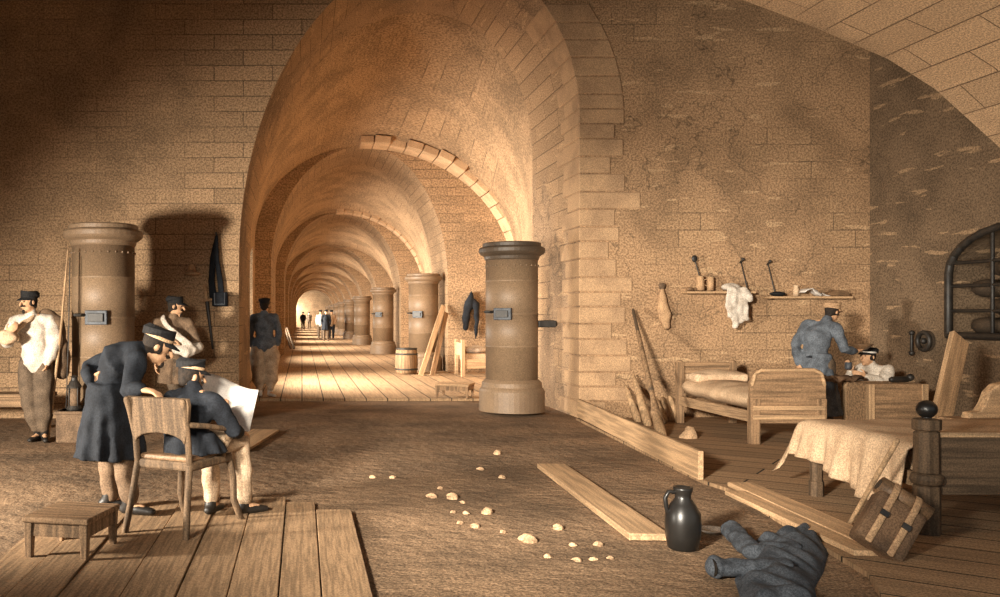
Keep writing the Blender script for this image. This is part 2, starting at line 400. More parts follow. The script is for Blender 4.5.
# voussoir ring around the second arch and the third
for k, r0 in ((1, 1.1), (2, .8)):
    mb = MB(); p = outer[k]; L = arclen(p); i = 33; y = Yk[k]
    while i < len(p)-7:
        a, b = p[i], p[i+2]
        mid = Vector(((a[0]+b[0])/2, 0, (a[1]+b[1])/2))
        dd = r0*random.uniform(.55, 1.0)
        tn = Vector((b[0]-a[0], 0, b[1]-a[1])).normalized(); nrm = Vector((-tn.z, 0, tn.x))
        A, B = Vector((a[0], 0, a[1]))+tn*.012, Vector((b[0], 0, b[1]))-tn*.012
        if nrm.dot(Vector((p[33][0], 0, 2))-mid) < 0: nrm = -nrm
        mb.rings([[A+nrm*.07+Vector((0, y-dd, 0)), B+nrm*.07+Vector((0, y-dd, 0)), B+nrm*.07+Vector((0, y+.0, 0)), A+nrm*.07+Vector((0, y+.0, 0))],
                  [A-nrm*.1+Vector((0, y-dd, 0)), B-nrm*.1+Vector((0, y-dd, 0)), B-nrm*.1+Vector((0, y+.0, 0)), A-nrm*.1+Vector((0, y+.0, 0))]])
        i += 2
    struct(mb.build('trim_%d' % (k+2), 'voussoir', bevel=.012))
# floors
mb = MB(); mb.quad([(-8, -1, 0), (10, -1, 0), (10, Yk[0]+THICK-.02, 0), (-8, Yk[0]+THICK-.02, 0)]); struct(mb.build('floor', 'dirt'))
mb = MB(); y0, y1 = Yk[0]+THICK-.05, Ye; z0 = .045
mb.quad([(-1.6, y0, z0), (6, y0, z0), (6, y1, z0), (-1.6, y1, z0)], [(y0, -1.6), (y0, 6), (y1, 6), (y1, -1.6)])
mb.quad([(-1.6, y0, -.05), (6, y0, -.05), (6, y0, z0), (-1.6, y0, z0)], [(y0, -1.6), (y0, 6), (y0+.05, 6), (y0+.05, -1.6)])
struct(mb.build('floor_gallery', 'boards'))
# right-hand wooden floor
KA = P(576, 420); KB = P(701, 483); KC = P(738, 492); KD = P(1010, 700)
mb = MB(); poly = [KA, KB, P(728, 492), P(868, 578), P(905, 640), Vector((7.95, 3.0, 0)), Vector((7.95, WALL_Y, 0))]
poly = [Vector((p.x, p.y, .03)) for p in poly]
mb.quad(poly, [(p.x, p.y) for p in poly])
for a, b in zip(poly, poly[1:]): mb.quad([(a.x, a.y, -.02), (b.x, b.y, -.02), b, a], [(a.x, a.y), (b.x, b.y), (b.x, b.y), (a.x, a.y)])
struct(mb.build('floor_right', 'boards_r'))
# left foreground boards, ends staggered, each running away from us
mb = MB()
edges = [(-1.78, 6.1), (-1.5, 6.5), (-1.24, 6.9), (-.92, 7.1), (-.64, 6.95), (-.38, 7.0), (-.12, 6.85), (.10, 6.55), (.36, 5.9)]
for i in range(len(edges)-1):
    xa, xb = edges[i][0]+.004, edges[i+1][0]-.004
    yf = edges[i][1]; top = .028 + .008*(i % 2); mb.box(((xa+xb)/2, (yf+3.6)/2, top/2), (xb-xa, yf-3.6, top))
struct(mb.build('floor_left', 'woody', bevel=.004))
# side walls, vault, ceiling of our own casemate
def uvx(co): return (co[1], co[2])
mb = MB(); X = 7.95; wy0, wy1, wz0, wz1 = 9.0, 11.04, 1.2, 1.95
arch = [(wy1, wz1)] + [((wy0+wy1)/2+(wy1-wy0)/2*math.cos(math.pi*k/14), wz1+.52*math.sin(math.pi*k/14)) for k in range(1, 14)] + [(wy0, wz1)]
def qx(pts, m): m.quad([(X, a, b) for a, b in pts], [(a, b) for a, b in pts])
qx([(3, 0), (wy0, 0), (wy0, ZT), (3, ZT)], mb); qx([(wy1, 0), (WALL_Y, 0), (WALL_Y, ZT), (wy1, ZT)], mb); qx([(wy0, 0), (wy1, 0), (wy1, wz0), (wy0, wz0)], mb)
for a, b in zip(arch, arch[1:]): qx([a, b, (b[0], ZT), (a[0], ZT)], mb)
full = [(wy0, wz0), (wy1, wz0)] + arch + [(wy0, wz0)]
for a, b in zip(full, full[1:]): mb.quad([(X, *a), (X, *b), (X+.5, *b), (X+.5, *a)], [a, b, (b[0]+.5, b[1]), (a[0]+.5, a[1])])
mb.quad([(8.44, 8.9, 1.1), (8.44, 11.2, 1.1), (8.44, 11.2, 2.7), (8.44, 8.9, 2.7)], [(0, 0), (2, 0), (2, 2), (0, 2)])  # backing plane added to block the bright world behind the sandbags
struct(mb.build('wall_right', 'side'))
mb = MB(); X = -5.6                                                      # left wall, one low window that lights the room
qx([(3, 0), (3.7, 0), (3.7, ZT), (3, ZT)], mb); qx([(5.3, 0), (WALL_Y, 0), (WALL_Y, ZT), (5.3, ZT)], mb)
qx([(3.7, 0), (5.3, 0), (5.3, .6), (3.7, .6)], mb); qx([(3.7, 2.2), (5.3, 2.2), (5.3, ZT), (3.7, ZT)], mb)
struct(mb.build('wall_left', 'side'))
VYE = 9.3
vr = [Q(a, b, VYE) for a, b in ((743, 0), (804, 23), (888, 59), (935, 89), (1000, 148), (1040, 200), (1072, 262))]
vp = [(-5.6, 1.4), (-5.45, 2.6), (-4.9, 3.6), (-4.2, 4.25), (-3.2, 4.8), (-2, 5.15), (-.5, 5.4), (1, 5.45), (2.3, 5.35), (3.5, 5.08)] + [(p.x, p.z) for p in vr] + [(7.95, 1.5)]
L = arclen(vp); mb = MB()
for a in range(len(vp)-1):
    for (ya, yb) in ((3, 6), (6, VYE)):
        mb.quad([(vp[a][0], ya, vp[a][1]), (vp[a+1][0], ya, vp[a+1][1]), (vp[a+1][0], yb, vp[a+1][1]), (vp[a][0], yb, vp[a][1])],
                [(ya, L[a]), (ya, L[a+1]), (yb, L[a+1]), (yb, L[a])])
    mb.quad([(vp[a][0], VYE, vp[a][1]), (vp[a+1][0], VYE, vp[a+1][1]), (vp[a+1][0], VYE, ZT), (vp[a][0], VYE, ZT)], [vp[a], vp[a+1], (vp[a+1][0], ZT), (vp[a][0], ZT)])
    if vp[a+1][0] < 7.9 or 1: mb.quad([(vp[a][0], 3, vp[a][1]), (vp[a+1][0], 3, vp[a+1][1]), (vp[a+1][0], 3, ZT), (vp[a][0], 3, ZT)], [vp[a], vp[a+1], (vp[a+1][0], ZT), (vp[a][0], ZT)])
mb.quad([(-5.6, 2.98, 3.0), (7.95, 2.98, 3.0), (7.95, 2.98, ZT), (-5.6, 2.98, ZT)], [(-5.6, 3), (7.95, 3), (7.95, ZT), (-5.6, ZT)])  # unseen lintel, added to keep light off the upper walls
struct(mb.build('ceiling_vault', 'vault', smooth=False))
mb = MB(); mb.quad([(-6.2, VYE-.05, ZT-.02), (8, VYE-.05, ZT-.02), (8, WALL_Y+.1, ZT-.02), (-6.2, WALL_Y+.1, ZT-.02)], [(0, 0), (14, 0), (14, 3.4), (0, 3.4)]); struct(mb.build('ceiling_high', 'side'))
# barred window in the right wall, blocked with sandbags
mb = MB(); X = 7.93
for a, b in zip(full, full[1:]):
    if abs(a[0]-b[0])+abs(a[1]-b[1]) > .01: mb.tube([(X, *a), (X, *b)], .045, 8)
for yy in (9.68, 10.36): mb.tube([(X+.02, yy, wz0), (X+.02, yy, wz1+.45)], .022, 8)
for zz in (1.5, 1.8, 2.08): mb.tube([(X+.02, wy0, zz), (X+.02, wy1, zz)], .02, 8)
w = struct(mb.build('window_1', 'iron', smooth=True))
SB = []; zz = wz0+.12; row = 0
while zz < 2.35:
    y = wy0+.22+(row % 2)*.2
    while y < wy1-.12:
        inside = zz < wz1 or abs(y-(wy0+wy1)/2) < (wy1-wy0)/2*math.sqrt(max(0, 1-((zz-wz1)/.5)**2))-.18
        if inside:
            s = MB().ball((0, 0, 0), (.16, .24, .112), n=14).build('sandbag', 'sack', smooth=True, disp=.02, dsc=8)
            s.location = (8.2, y, zz); s.rotation_euler = (random.uniform(-.08, .08), 0, 0)
            SB.append((row, y, s))
        y += .5
    zz += .225; row += 1
rows_ = sorted({r for r, _, _ in SB}); rn = ['bottom row', 'second row from the bottom', 'third row', 'fourth row', 'top row', 'very top']
for r_ in rows_:
    its = sorted([x for x in SB if x[0] == r_], key=lambda x: -x[1])
    for k, (_, _, s) in enumerate(its):
        tag(s, 'dark sandbag in the %s of the window, %s' % (rn[r_], ['at the left edge', 'second from the left', 'third from the left', 'fourth from the left', 'fifth from the left'][k]), 'sandbag', 'sandbags in the arched window')
# ---------------------------------------------------------------- stoves
def stove(Y, X, label, k, H=2.52, door_side=-1, blue=True):
    t = thing('cylinder_stove', label, 'stove', (X, Y, .0 if k < 1 else .045), 0, 'tall round iron stoves')
    mb = MB(); mb.lathe([(.47, 0), (.47, .30), (.455, .33), (.43, .36), (.43, .42), (.40, .45), (.38, .47)], 40); mb.build('base', 'stove', t, smooth=False, bevel=.006)
    mb = MB(); pr = [(.375, .45)]
    for zz in (.95, 1.42, 1.9): pr += [(.375, zz-.012), (.381, zz-.01), (.381, zz+.01), (.375, zz+.012)]
    pr += [(.375, H-.24)]
    mb.lathe(pr, 40)
    if k < 2:
        for j in range(26):
            a = 2*math.pi*j/26; mb.ball((.377*math.cos(a), .377*math.sin(a), H-.34), .014, n=6)
    mb.build('drum', 'stove', t, smooth=True)
    mb = MB(); mb.lathe([(.375, H-.26), (.39, H-.24), (.40, H-.2), (.45, H-.17), (.475, H-.14), (.475, H-.09), (.46, H-.07), (.42, H-.06), (.42, H-.01), (.40, H), (.36, H), (.34, H-.03)], 40)
    mb.build('cap', 'stove_dark' if k == 1 else 'stove', t, smooth=False, bevel=.004)
    if k < 4:
        a = math.radians(-90+door_side); R = Matrix.Rotation(a, 3, 'Z'); c = R @ Vector((.385, 0, 1.42))
        mb = MB(); mb.box(c, (.06, .26, .17), R); d = mb.build('door', 'blue', t, bevel=.008)
        mb = MB(); mb.box(R @ Vector((.425, 0, 1.42)), (.03, .18, .10), R); mb.tube([R @ Vector((.40, -.13, 1.45)), R @ Vector((.46, -.17, 1.45)), R @ Vector((.47, -.23, 1.45))], .02, 8); mb.build('handle', 'iron', d, bevel=.004)
    return t
stove(10.95, -2.415, 'tall round stove at the far left beside the leaning soldier', 0, 2.54, 0)
stove(13.2, 3.075, 'large round dark-capped stove standing just inside the great arch', 1, 2.46, -32)
stove(22.9, 3.09, 'round stove in the second archway, behind the barrel', 2, 2.45, -30)
stove(32.7, 2.95, 'round stove in the third archway, next beyond the barrel one', 3, 2.4, -30)
for i, k in enumerate(range(3, 9)):
    stove(Yk[k]+1.0, 2.85, ['small distant round stove in the fourth archway', 'small distant round stove in the fifth archway', 'tiny distant round stove in the sixth archway',
          'tiny distant round stove in the seventh archway', 'tiny distant round stove in the eighth archway', 'tiniest round stove at the far end of the gallery'][i], 5, 2.3)
# pipe stub on the right side of the large stove
mb = MB(); mb.tube([(.36, 0, 0), (.62, .0, 0)], .055, 12); mb.box((.5, 0, 0), (.26, .2, .1)); o = mb.build('damper_box', 'iron', None, (3.075, 13.2, 1.32), bevel=.01)
tag(o, 'dark iron box joining the large stove to the arch wall', 'damper')

# ---------------------------------------------------------------- people
def V3(*a): return Vector(a)
def frame(f, up=(0,0,1)):
    f = Vector(f).normalized(); u = Vector(up); r = f.cross(u).normalized(); u = r.cross(f); return r, f, u
def hand(mb, wrist, d, palmn, thumb, curl=.5, s=1.0):
    """wrist point, direction of fingers, palm normal (towards the palm), thumb side"""
    d = Vector(d).normalized(); pn = Vector(palmn); pn = (pn-d*pn.dot(d)).normalized(); th = Vector(thumb); th = (th-d*th.dot(d)-pn*th.dot(pn)).normalized()
    w = Vector(wrist); R = Matrix((th, pn, d)).transposed()
    mb.ball(w+d*.05*s, (.042*s, .019*s, .056*s), R, 12)
    mb.tube([w-d*.02, w+d*.03*s], [(.028*s, .023*s), (.036*s, .02*s)], 10, th)
    for k, (off, ln) in enumerate(((.031, .072), (.011, .08), (-.011, .075), (-.031, .058))):
        b = w+d*.088*s+th*off*s; a1 = curl*.5; pts = [b-d*.02*s]
        p = b; ang = 0
        for q in range(3):
            ang += curl*.75; p = p + (d*math.cos(ang)+pn*math.sin(ang))*ln*s/2.6; pts.append(p.copy())
        mb.tube(pts, [.0105*s, .010*s, .009*s, .008*s], 8)
    b = w+d*.03*s+th*.036*s
    mb.tube([b, b+(th*.7+d*.6)*.035*s, b+(th*.55+d*.75+pn*.45)*.065*s], [.014*s, .012*s, .009*s], 8)
def person(name, label, loc, J, rotz=0, coat='navy', coatlen=0, hem=(.24, .2), trousers='grey', boots='boot', cap='cap', band=None, cap_style='kepi',
           hairm='hair', shirt=None, beard=True, s=1.0, hands=True, detail=True, sleeve='coat', folds=9, waistbelt=None, pauldron=False, trw=1.0, grp=None, hem_c=None):
    t = thing(name, label, 'person', loc, rotz, grp)
    g = {k: Vector(v) for k, v in J.items()}
    pel, che, nk, hd = g['pelvis'], g['chest'], g['neck'], g['head']
    sideS = (g['shR']-g['shL']).normalized()
    sideH = (g['hipR']-g['hipL']).normalized()
    r, f, u = frame(g['face'], g.get('up', (0,0,1)))
    hs = s
    vx = .011*max(.9, 1) if detail else .022
    # body (skin)
    b = MB()
    b.tube([pel, (pel+che)/2, che, nk-(nk-che)*.25], [(.135*s, .095*s), (.12*s, .085*s), (.15*s, .10*s), (.09*s, .07*s)], 16, sideS)
    b.tube([nk-(hd-nk)*.2, nk, hd-u*.03*hs], [.06*s, .055*s, .052*s], 12)
    R = Matrix((r, f, u)).transposed()
    b.ball(hd+u*.02*hs, (.074*hs, .092*hs, .10*hs), R, 20)
    b.ball(hd-u*.055*hs+f*.022*hs, (.055*hs, .066*hs, .062*hs), R, 16)            # jaw
    b.ball(hd-u*.105*hs+f*.068*hs, (.022*hs, .02*hs, .018*hs), R, 10)             # chin
    b.tube([hd+u*.02*hs+f*.088*hs, hd-u*.028*hs+f*.118*hs], [.010*hs, .016*hs], 8)  # nose
    b.tube([hd+u*.028*hs+f*.084*hs-r*.05*hs, hd+u*.03*hs+f*.094*hs, hd+u*.028*hs+f*.084*hs+r*.05*hs], [.009*hs]*3, 8)   # brow
    b.tube([hd-u*.06*hs+f*.088*hs-r*.022*hs, hd-u*.06*hs+f*.096*hs, hd-u*.06*hs+f*.088*hs+r*.022*hs], [.008*hs]*3, 8)
    for q in (-1, 1): b.ball(hd-u*.01*hs+r*q*.078*hs-f*.005*hs, (.010*hs, .018*hs, .026*hs), R, 10)
    for q in 'LR':
        sh, el, wr = g['sh'+q], g['el'+q], g['wr'+q]
        b.tube([sh, el, wr], [.050*s, .040*s, .028*s], 12)
        b.tube([nk-(hd-nk)*.15, sh], [.06*s, .052*s], 10)
        if hands and ('hd'+q) in g:
            pn = g.get('pn'+q, Vector((0, 0, -1))); th = g.get('th'+q, Vector((0, 0, 1)))
            hand(b, wr, g['hd'+q], pn, th, J.get('curl'+q, (.5,))[0] if isinstance(J.get('curl'+q), tuple) else .5, s)
        hp, kn, an = g['hip'+q], g['kn'+q], g['an'+q]
        b.tube([pel, hp], [.10*s, .085*s], 12)
        b.tube([hp, hp*.5+kn*.5, kn, kn*.6+an*.4, an], [.085*s, .075*s, .055*s, .056*s, .036*s], 12)
        toe = g['toe'+q].normalized()
        b.tube([an-V3(0,0,.03), an+toe*.1-V3(0,0,.05)], [.035*s, .03*s], 10)
    body = b.build('body', 'skin', t, voxel=.0085*s if detail else .02, sm=1)
    if detail:
        for q in (-1, 1):
            e = MB(); e.ball(hd+u*.006*hs+f*.086*hs+r*q*.031*hs, (.011*hs, .008*hs, .007*hs), R, 8); e.build('eye', 'eye', t, smooth=True)
        h = MB(); h.ball(hd+u*.022*hs-f*.016*hs, (.082*hs, .09*hs, .1*hs), R, 16)
        for q in (-1, 1): h.ball(hd-u*.02*hs+r*q*.07*hs+f*.018*hs, (.014*hs, .022*hs, .03*hs), R, 8)
        h.ball(hd-u*.04*hs-f*.055*hs, (.058*hs, .04*hs, .05*hs), R, 12)
        h.build('hair', hairm, t, voxel=.009, sm=2)
        if beard:
            h = MB(); h.tube([hd-u*.045*hs+f*.088*hs-r*.036*hs, hd-u*.04*hs+f*.102*hs, hd-u*.045*hs+f*.088*hs+r*.036*hs], [.008*hs, .013*hs, .008*hs], 8)
            h.ball(hd-u*.105*hs+f*.076*hs, (.022*hs, .02*hs, .025*hs), R, 10); h.build('moustache', hairm, t, smooth=True)
    # garment on the upper body
    c = MB(); o_ = .024*s
    if coat:
        mid = pel*.45+che*.55
        c.tube([pel+(pel-che)*.10, mid, che, nk-(nk-che)*.22], [(.176*s, .142*s), (.148*s, .118*s), (.185*s, .135*s), (.10*s, .085*s)], 20, sideS)
        c.tube([nk-(hd-nk)*.1, nk+(hd-nk)*.18], [.075*s, .068*s], 12)
        if coatlen:
            hc = Vector(hem_c) if hem_c else pel+V3(0, 0, -coatlen)
            rings = []; top = pel+(che-pel)*.3; n = 64
            fw = sideH.cross(V3(0,0,1)).normalized()
            for a in range(9):
                k = a/8; cc = top*(1-k)+hc*k; A = (.20*s)*(1-k)+hem[0]*k; B = (.145*s)*(1-k)+hem[1]*k
                rings.append([cc + sideH*(A*math.cos(x)*(1+.09*k*math.sin(folds*x+.5*math.sin(3*x)))) + fw*(B*math.sin(x)*(1+.09*k*math.sin(folds*x+.5*math.sin(3*x)))) for x in [2*math.pi*j/n for j in range(n)]])
            c.rings(rings)
        for q in 'LR':
            sh, el, wr = g['sh'+q], g['el'+q], g['wr'+q]
            w = 1.35 if sleeve == 'full' else 1.0
            c.tube([nk-(hd-nk)*.1-(nk-che)*.15, sh], [.07*s, .073*s], 12)
            c.tube([sh, sh*.5+el*.5, el, el*.5+wr*.5, wr-(wr-el)*.05], [.075*s, .066*s*w, .062*s*w, .056*s*w, .045*s], 14)
        c.build('shirt' if coat == 'white' else 'coat', coat, t, voxel=.012*s if detail else .024, sm=2, disp=.016 if detail else 0, dsc=11)
    if waistbelt:
        m = MB(); cc = pel+(che-pel)*.15
        m.tube([cc-(che-pel).normalized()*.02, cc+(che-pel).normalized()*.02], [(.178*s, .138*s)]*2, 24, sideS, False); m.build('belt', waistbelt, t, smooth=True)
    c = MB()
    for q in 'LR':
        hp, kn, an = g['hip'+q], g['kn'+q], g['an'+q]
        c.tube([pel, hp], [(.13*s, .11*s), (.10*s, .1*s)], 14)
        c.tube([hp, hp*.5+kn*.5, kn, kn*.5+an*.5, an+(kn-an)*.06], [.108*s, .098*s*trw, .080*s*trw, .074*s*trw, .062*s*(trw if trw < 1.2 else .8)], 14)
    c.tube([pel-V3(0,0,.02), pel+(che-pel)*.25], [(.15*s, .115*s), (.14*s, .11*s)], 16, sideH)
    c.build('trousers', trousers, t, voxel=.012*s if detail else .024, sm=2, disp=.018 if detail else 0, dsc=9)
    for q in 'LR':
        an, kn = g['an'+q], g['kn'+q]; toe = g['toe'+q].normalized(); c = MB()
        c.tube([an+(kn-an)*.12, an-V3(0,0,.035)-toe*.02], [.05*s, .045*s], 12)
        c.tube([an-V3(0,0,.05)-toe*.05, an-V3(0,0,.052)+toe*.07, an-V3(0,0,.062)+toe*.17], [(.036*s, .036*s), (.042*s, .034*s), (.034*s, .022*s)], 12, toe.cross(V3(0,0,1)))
        c.build('boot', boots, t, voxel=.011 if detail else .022, sm=1)
    # cap
    if cap:
        c = MB(); top = hd+u*.045*hs-f*.008*hs
        c.tube([top-u*.008*hs, top+u*.025*hs, top+u*.045*hs-f*.012*hs, top+u*.066*hs-f*.018*hs, top+u*.078*hs-f*.018*hs], [(.086*hs, .1*hs), (.088*hs, .102*hs), (.104*hs, .114*hs), (.100*hs, .110*hs), (.07*hs, .08*hs)], 24, r, False)
        vz = top+u*.006*hs
        rr = [[vz+r*(.084*hs*math.cos(a))+f*((.088+e*.075)*hs*math.sin(a))-u*(e*.03*hs)+u*dz for a in [math.pi*(.1+.8*j/12) for j in range(13)]] for e, dz in ((0, 0), (1, 0), (1, .008), (0, .008))]
        c.rings(rr, cap=False, closed=True)
        k = c.build('cap', cap, t, smooth=False)
        if band:
            c = MB(); c.tube([top+u*.002*hs, top+u*.024*hs], [(.0895*hs, .1035*hs)]*2, 24, r, False); c.build('cap_band', band, k, smooth=True)
    return t, g
D = dict
# A: soldier leaning at the far left
pA, gA = person('person', 'person in white full-sleeved shirt and peaked cap, arm in sling, leaning on the left wall', P(33, 441), D(
    pelvis=(.03, .02, .93), chest=(-.01, .04, 1.27), neck=(-.02, .02, 1.45), head=(-.04, -.02, 1.60), face=(-.62, -.75, -.06),
    shR=(-.2, .02, 1.38), elR=(-.27, -.10, 1.14), wrR=(-.20, -.28, 1.24), hdR=(.55, -.2, .5), pnR=(0, .8, .2), thR=(0, 0, 1),
    shL=(.19, .06, 1.38), elL=(.25, .04, 1.12), wrL=(.18, -.06, .89), hdL=(-.05, -.05, -1), pnL=(-1, 0, 0), thL=(-.1, -1, 0),
    hipR=(-.07, .02, .90), knR=(-.03, -.04, .48), anR=(.05, .02, .09), toeR=(-.3, -1, 0),
    hipL=(.12, .02, .90), knL=(.13, -.04, .48), anL=(.14, -.02, .09), toeL=(.35, -1, 0)), coat='white', sleeve='full', trousers='grey', trw=1.28, waistbelt=None)
m = MB(); m.tube([(.02, -.04, 1.44), (-.1, -.17, 1.32), (-.2, -.3, 1.22)], [.02, .035, .05], 12, (1, 0, 0)); m.ball((-.2, -.28, 1.2), (.12, .085, .085), None, 16)
m.build('sling', 'pillow', pA, voxel=.012, disp=.02, dsc=14)
m = MB(); m.tube([(.08, .1, 1.46), (.22, .1, 1.38), (.29, .12, 1.1), (.27, .14, .78)], [(.09, .05), (.1, .09), (.09, .1), (.12, .07)], 14, (1, .3, 0)); m.build('draped_coat', 'brown', pA, voxel=.015, disp=.03, dsc=8)
# B: officer bending over the chair
pB, gB = person('person', 'person in dark frock coat bending with one arm on the chair back', (-1.31, 6.5, .03), D(
    pelvis=(-.10, .02, .86), chest=(.0, -.02, 1.10), neck=(.15, -.06, 1.16), head=(.27, -.05, 1.20), face=(.85, .25, -.38), up=(.3, 0, 1),
    shR=(.16, -.24, 1.10), elR=(.14, -.40, .90), wrR=(.24, -.52, .925), hdR=(.9, -.3, -.1), pnR=(0, 0, -1), thR=(.2, 1, 0),
    shL=(.08, .14, 1.15), elL=(-.27, .14, 1.02), wrL=(-.20, -.10, .97), hdL=(.8, -.1, -.3), pnL=(.3, .5, 0), thL=(0, 0, 1),
    hipR=(-.08, -.075, .84), knR=(.03, -.09, .46), anR=(.09, -.09, .09), toeR=(.9, -.25, 0),
    hipL=(-.08, .075, .84), knL=(-.10, .1, .46), anL=(-.10, .12, .09), toeL=(1, .2, 0)), coatlen=.45, hem=(.27, .25), hem_c=(-.07, .0, .40), trousers='brown', band='band', folds=11, trw=1.0, s=1.08)
# C: seated officer
CH = thing('armchair', 'wooden open armchair with curved legs holding the seated officer', 'chair', (-.79, 6.08, .03), math.radians(-26.8))
pC, gC = person('person', 'person seated in the armchair in dark coat reading the paper', (-.79, 6.08, .03), D(
    pelvis=(.03, -.02, .57), chest=(.06, .0, .78), neck=(.04, .04, .90), head=(-.01, .09, 1.005), face=(.5, .84, -.18),
    shR=(.23, .02, .83), elR=(.30, .14, .64), wrR=(.22, .36, .60), hdR=(-.2, 1, -.35), pnR=(0, 0, -1), thR=(-1, 0, 0),
    shL=(-.13, .06, .84), elL=(-.15, .24, .66), wrL=(-.06, .40, .73), hdL=(.3, .7, .35), pnL=(1, -.3, 0), thL=(0, 0, 1),
    hipR=(.12, .02, .54), knR=(.18, .42, .53), anR=(.20, .46, .09), toeR=(.5, .8, 0),
    hipL=(-.08, .02, .54), knL=(-.06, .40, .52), anL=(-.02, .36, .09), toeL=(-.1, 1, 0)), rotz=math.radians(-26.8), trousers='lighttr', band='band', s=.93, coatlen=.12, hem=(.21, .19), hem_c=(.07, .02, .50))
# D: man with white sling
pD, gD = person('person', 'person with white diagonal arm sling and peaked cap standing behind the bent officer', P(174, 430.5) , D(
    pelvis=(.0, 0, .9), chest=(.0, 0, 1.24), neck=(.0, 0, 1.41), head=(.02, 0, 1.56), face=(.95, -.12, -.1),
    shR=(-.2, -.02, 1.34), elR=(-.28, .02, 1.08), wrR=(-.22, -.05, .86), hdR=(0, 0, -1), pnR=(1, 0, 0), thR=(0, -1, 0),
    shL=(.19, .0, 1.34), elL=(.30, -.06, 1.10), wrL=(.12, -.24, 1.05), hdL=(-1, -.3, .1), pnL=(0, 1, 0), thL=(0, 0, 1),
    hipR=(0, -.1, .88), knR=(.02, -.1, .48), anR=(0, -.1, .09), toeR=(1, -.2, 0), hipL=(0, .1, .88), knL=(.02, .1, .48), anL=(0, .1, .09), toeL=(1, .2, 0)), coat='brown', coatlen=.3, hem=(.22, .2))
m = MB()
m.tube([(-.13, -.06, 1.43), (-.10, -.16, 1.36), (.04, -.22, 1.22), (.20, -.26, 1.10), (.28, -.24, 1.02)], [(.035, .02)]*2+[(.045, .02)]*2+[(.05, .03)], 12, (.6, .0, .8))
m.tube([(.06, -.27, 1.03), (.18, -.25, 1.0), (.32, -.12, 1.05)], [.055, .08, .07], 14); m.build('sling', 'white', pD, voxel=.011, disp=.015, dsc=14)
# E: officer in the gallery, back to us
pE, gE = person('person', 'person seen from behind in blue jacket and baggy trousers inside the gallery arch', P(264.5, 396.5, .045), D(
    pelvis=(0, 0, .92), chest=(0, 0, 1.24), neck=(0, .01, 1.42), head=(0, .02, 1.57), face=(.1, 1, 0),
    shR=(.18, 0, 1.36), elR=(.25, -.02, 1.1), wrR=(.22, .04, .88), hdR=(0, 0, -1), pnR=(-1, 0, 0), thR=(0, 1, 0), shL=(-.18, 0, 1.36), elL=(-.25, -.02, 1.1), wrL=(-.22, .04, .88), hdL=(0, 0, -1), pnL=(1, 0, 0), thL=(0, 1, 0),
    hipR=(.1, 0, .9), knR=(.12, 0, .5), anR=(.1, 0, .09), toeR=(.4, -.7, 0), hipL=(-.1, 0, .9), knL=(-.11, 0, .5), anL=(-.08, 0, .09), toeL=(-.3, 1, 0)), coat='bluecoat', trousers='lighttr', trw=1.6, boots='white', waistbelt='band', beard=False, coatlen=.1, hem=(.2, .17), folds=5)
STAND = D(pelvis=(0, 0, .9), chest=(0, 0, 1.22), neck=(0, 0, 1.42), head=(0, 0, 1.56), face=(.1, -1, 0), shR=(-.18, 0, 1.36), elR=(-.24, 0, 1.1), wrR=(-.2, -.04, .86), shL=(.18, 0, 1.36), elL=(.24, 0, 1.1), wrL=(.2, -.04, .86),
    hipR=(-.1, 0, .88), knR=(-.1, 0, .5), anR=(-.1, 0, .09), toeR=(-.2, -1, 0), hipL=(.1, 0, .88), knL=(.1, 0, .5), anL=(.1, 0, .09), toeL=(.2, -1, 0))
person('person', 'distant person in white shirt standing in mid gallery', P(320.5, 340, .045), STAND, coat='white', trousers='grey', detail=False, hands=False)
person('person', 'distant person in dark coat beside the white-shirted one in mid gallery', P(326, 341, .045), STAND, coat='navy', coatlen=.3, trousers='grey', detail=False, hands=False)
person('person', 'distant person in pale jacket and dark cap, rightmost of three in mid gallery', P(331.5, 339.5, .045), STAND, coat='tan', trousers='navy', detail=False, hands=False)
person('person', 'tiny person at the far end of the gallery, left of two', P(303, 330, .045), STAND, coat='navy', detail=False, hands=False)
person('person', 'tiny person at the far end of the gallery, right of two', P(309, 329.5, .045), STAND, coat='grey', detail=False, hands=False)
# I: man in blue-grey coat
pI, gI = person('person', 'person in long belted blue-grey coat leaning forward with a bowl by the storage box', (6.30, 11.0, .03), D(
    pelvis=(-.04, 0, .86), chest=(.0, .0, 1.17), neck=(.12, .02, 1.34), head=(.20, .03, 1.46), face=(.92, .3, -.2),
    shR=(.15, -.13, 1.27), elR=(.24, -.16, 1.00), wrR=(.42, -.06, .98), hdR=(1, .2, .2), pnR=(0, 0, 1), thR=(0, 1, 0),
    shL=(-.05, .14, 1.29), elL=(-.20, .12, 1.05), wrL=(-.20, .05, .82), hdL=(0, 0, -1), pnL=(1, 0, 0), thL=(.3, -1, 0),
    hipR=(.06, -.08, .84), knR=(.1, -.08, .46), anR=(.06, -.08, .09), toeR=(1, -.1, 0), hipL=(-.06, .08, .84), knL=(-.03, .08, .46), anL=(-.06, .1, .09), toeL=(1, .2, 0)),
    coat='bluecoat', coatlen=.66, hem=(.22, .24), hem_c=(.04, 0, .2), trousers='grey', waistbelt='navy', s=.92, cap='strap', beard=False, folds=8)
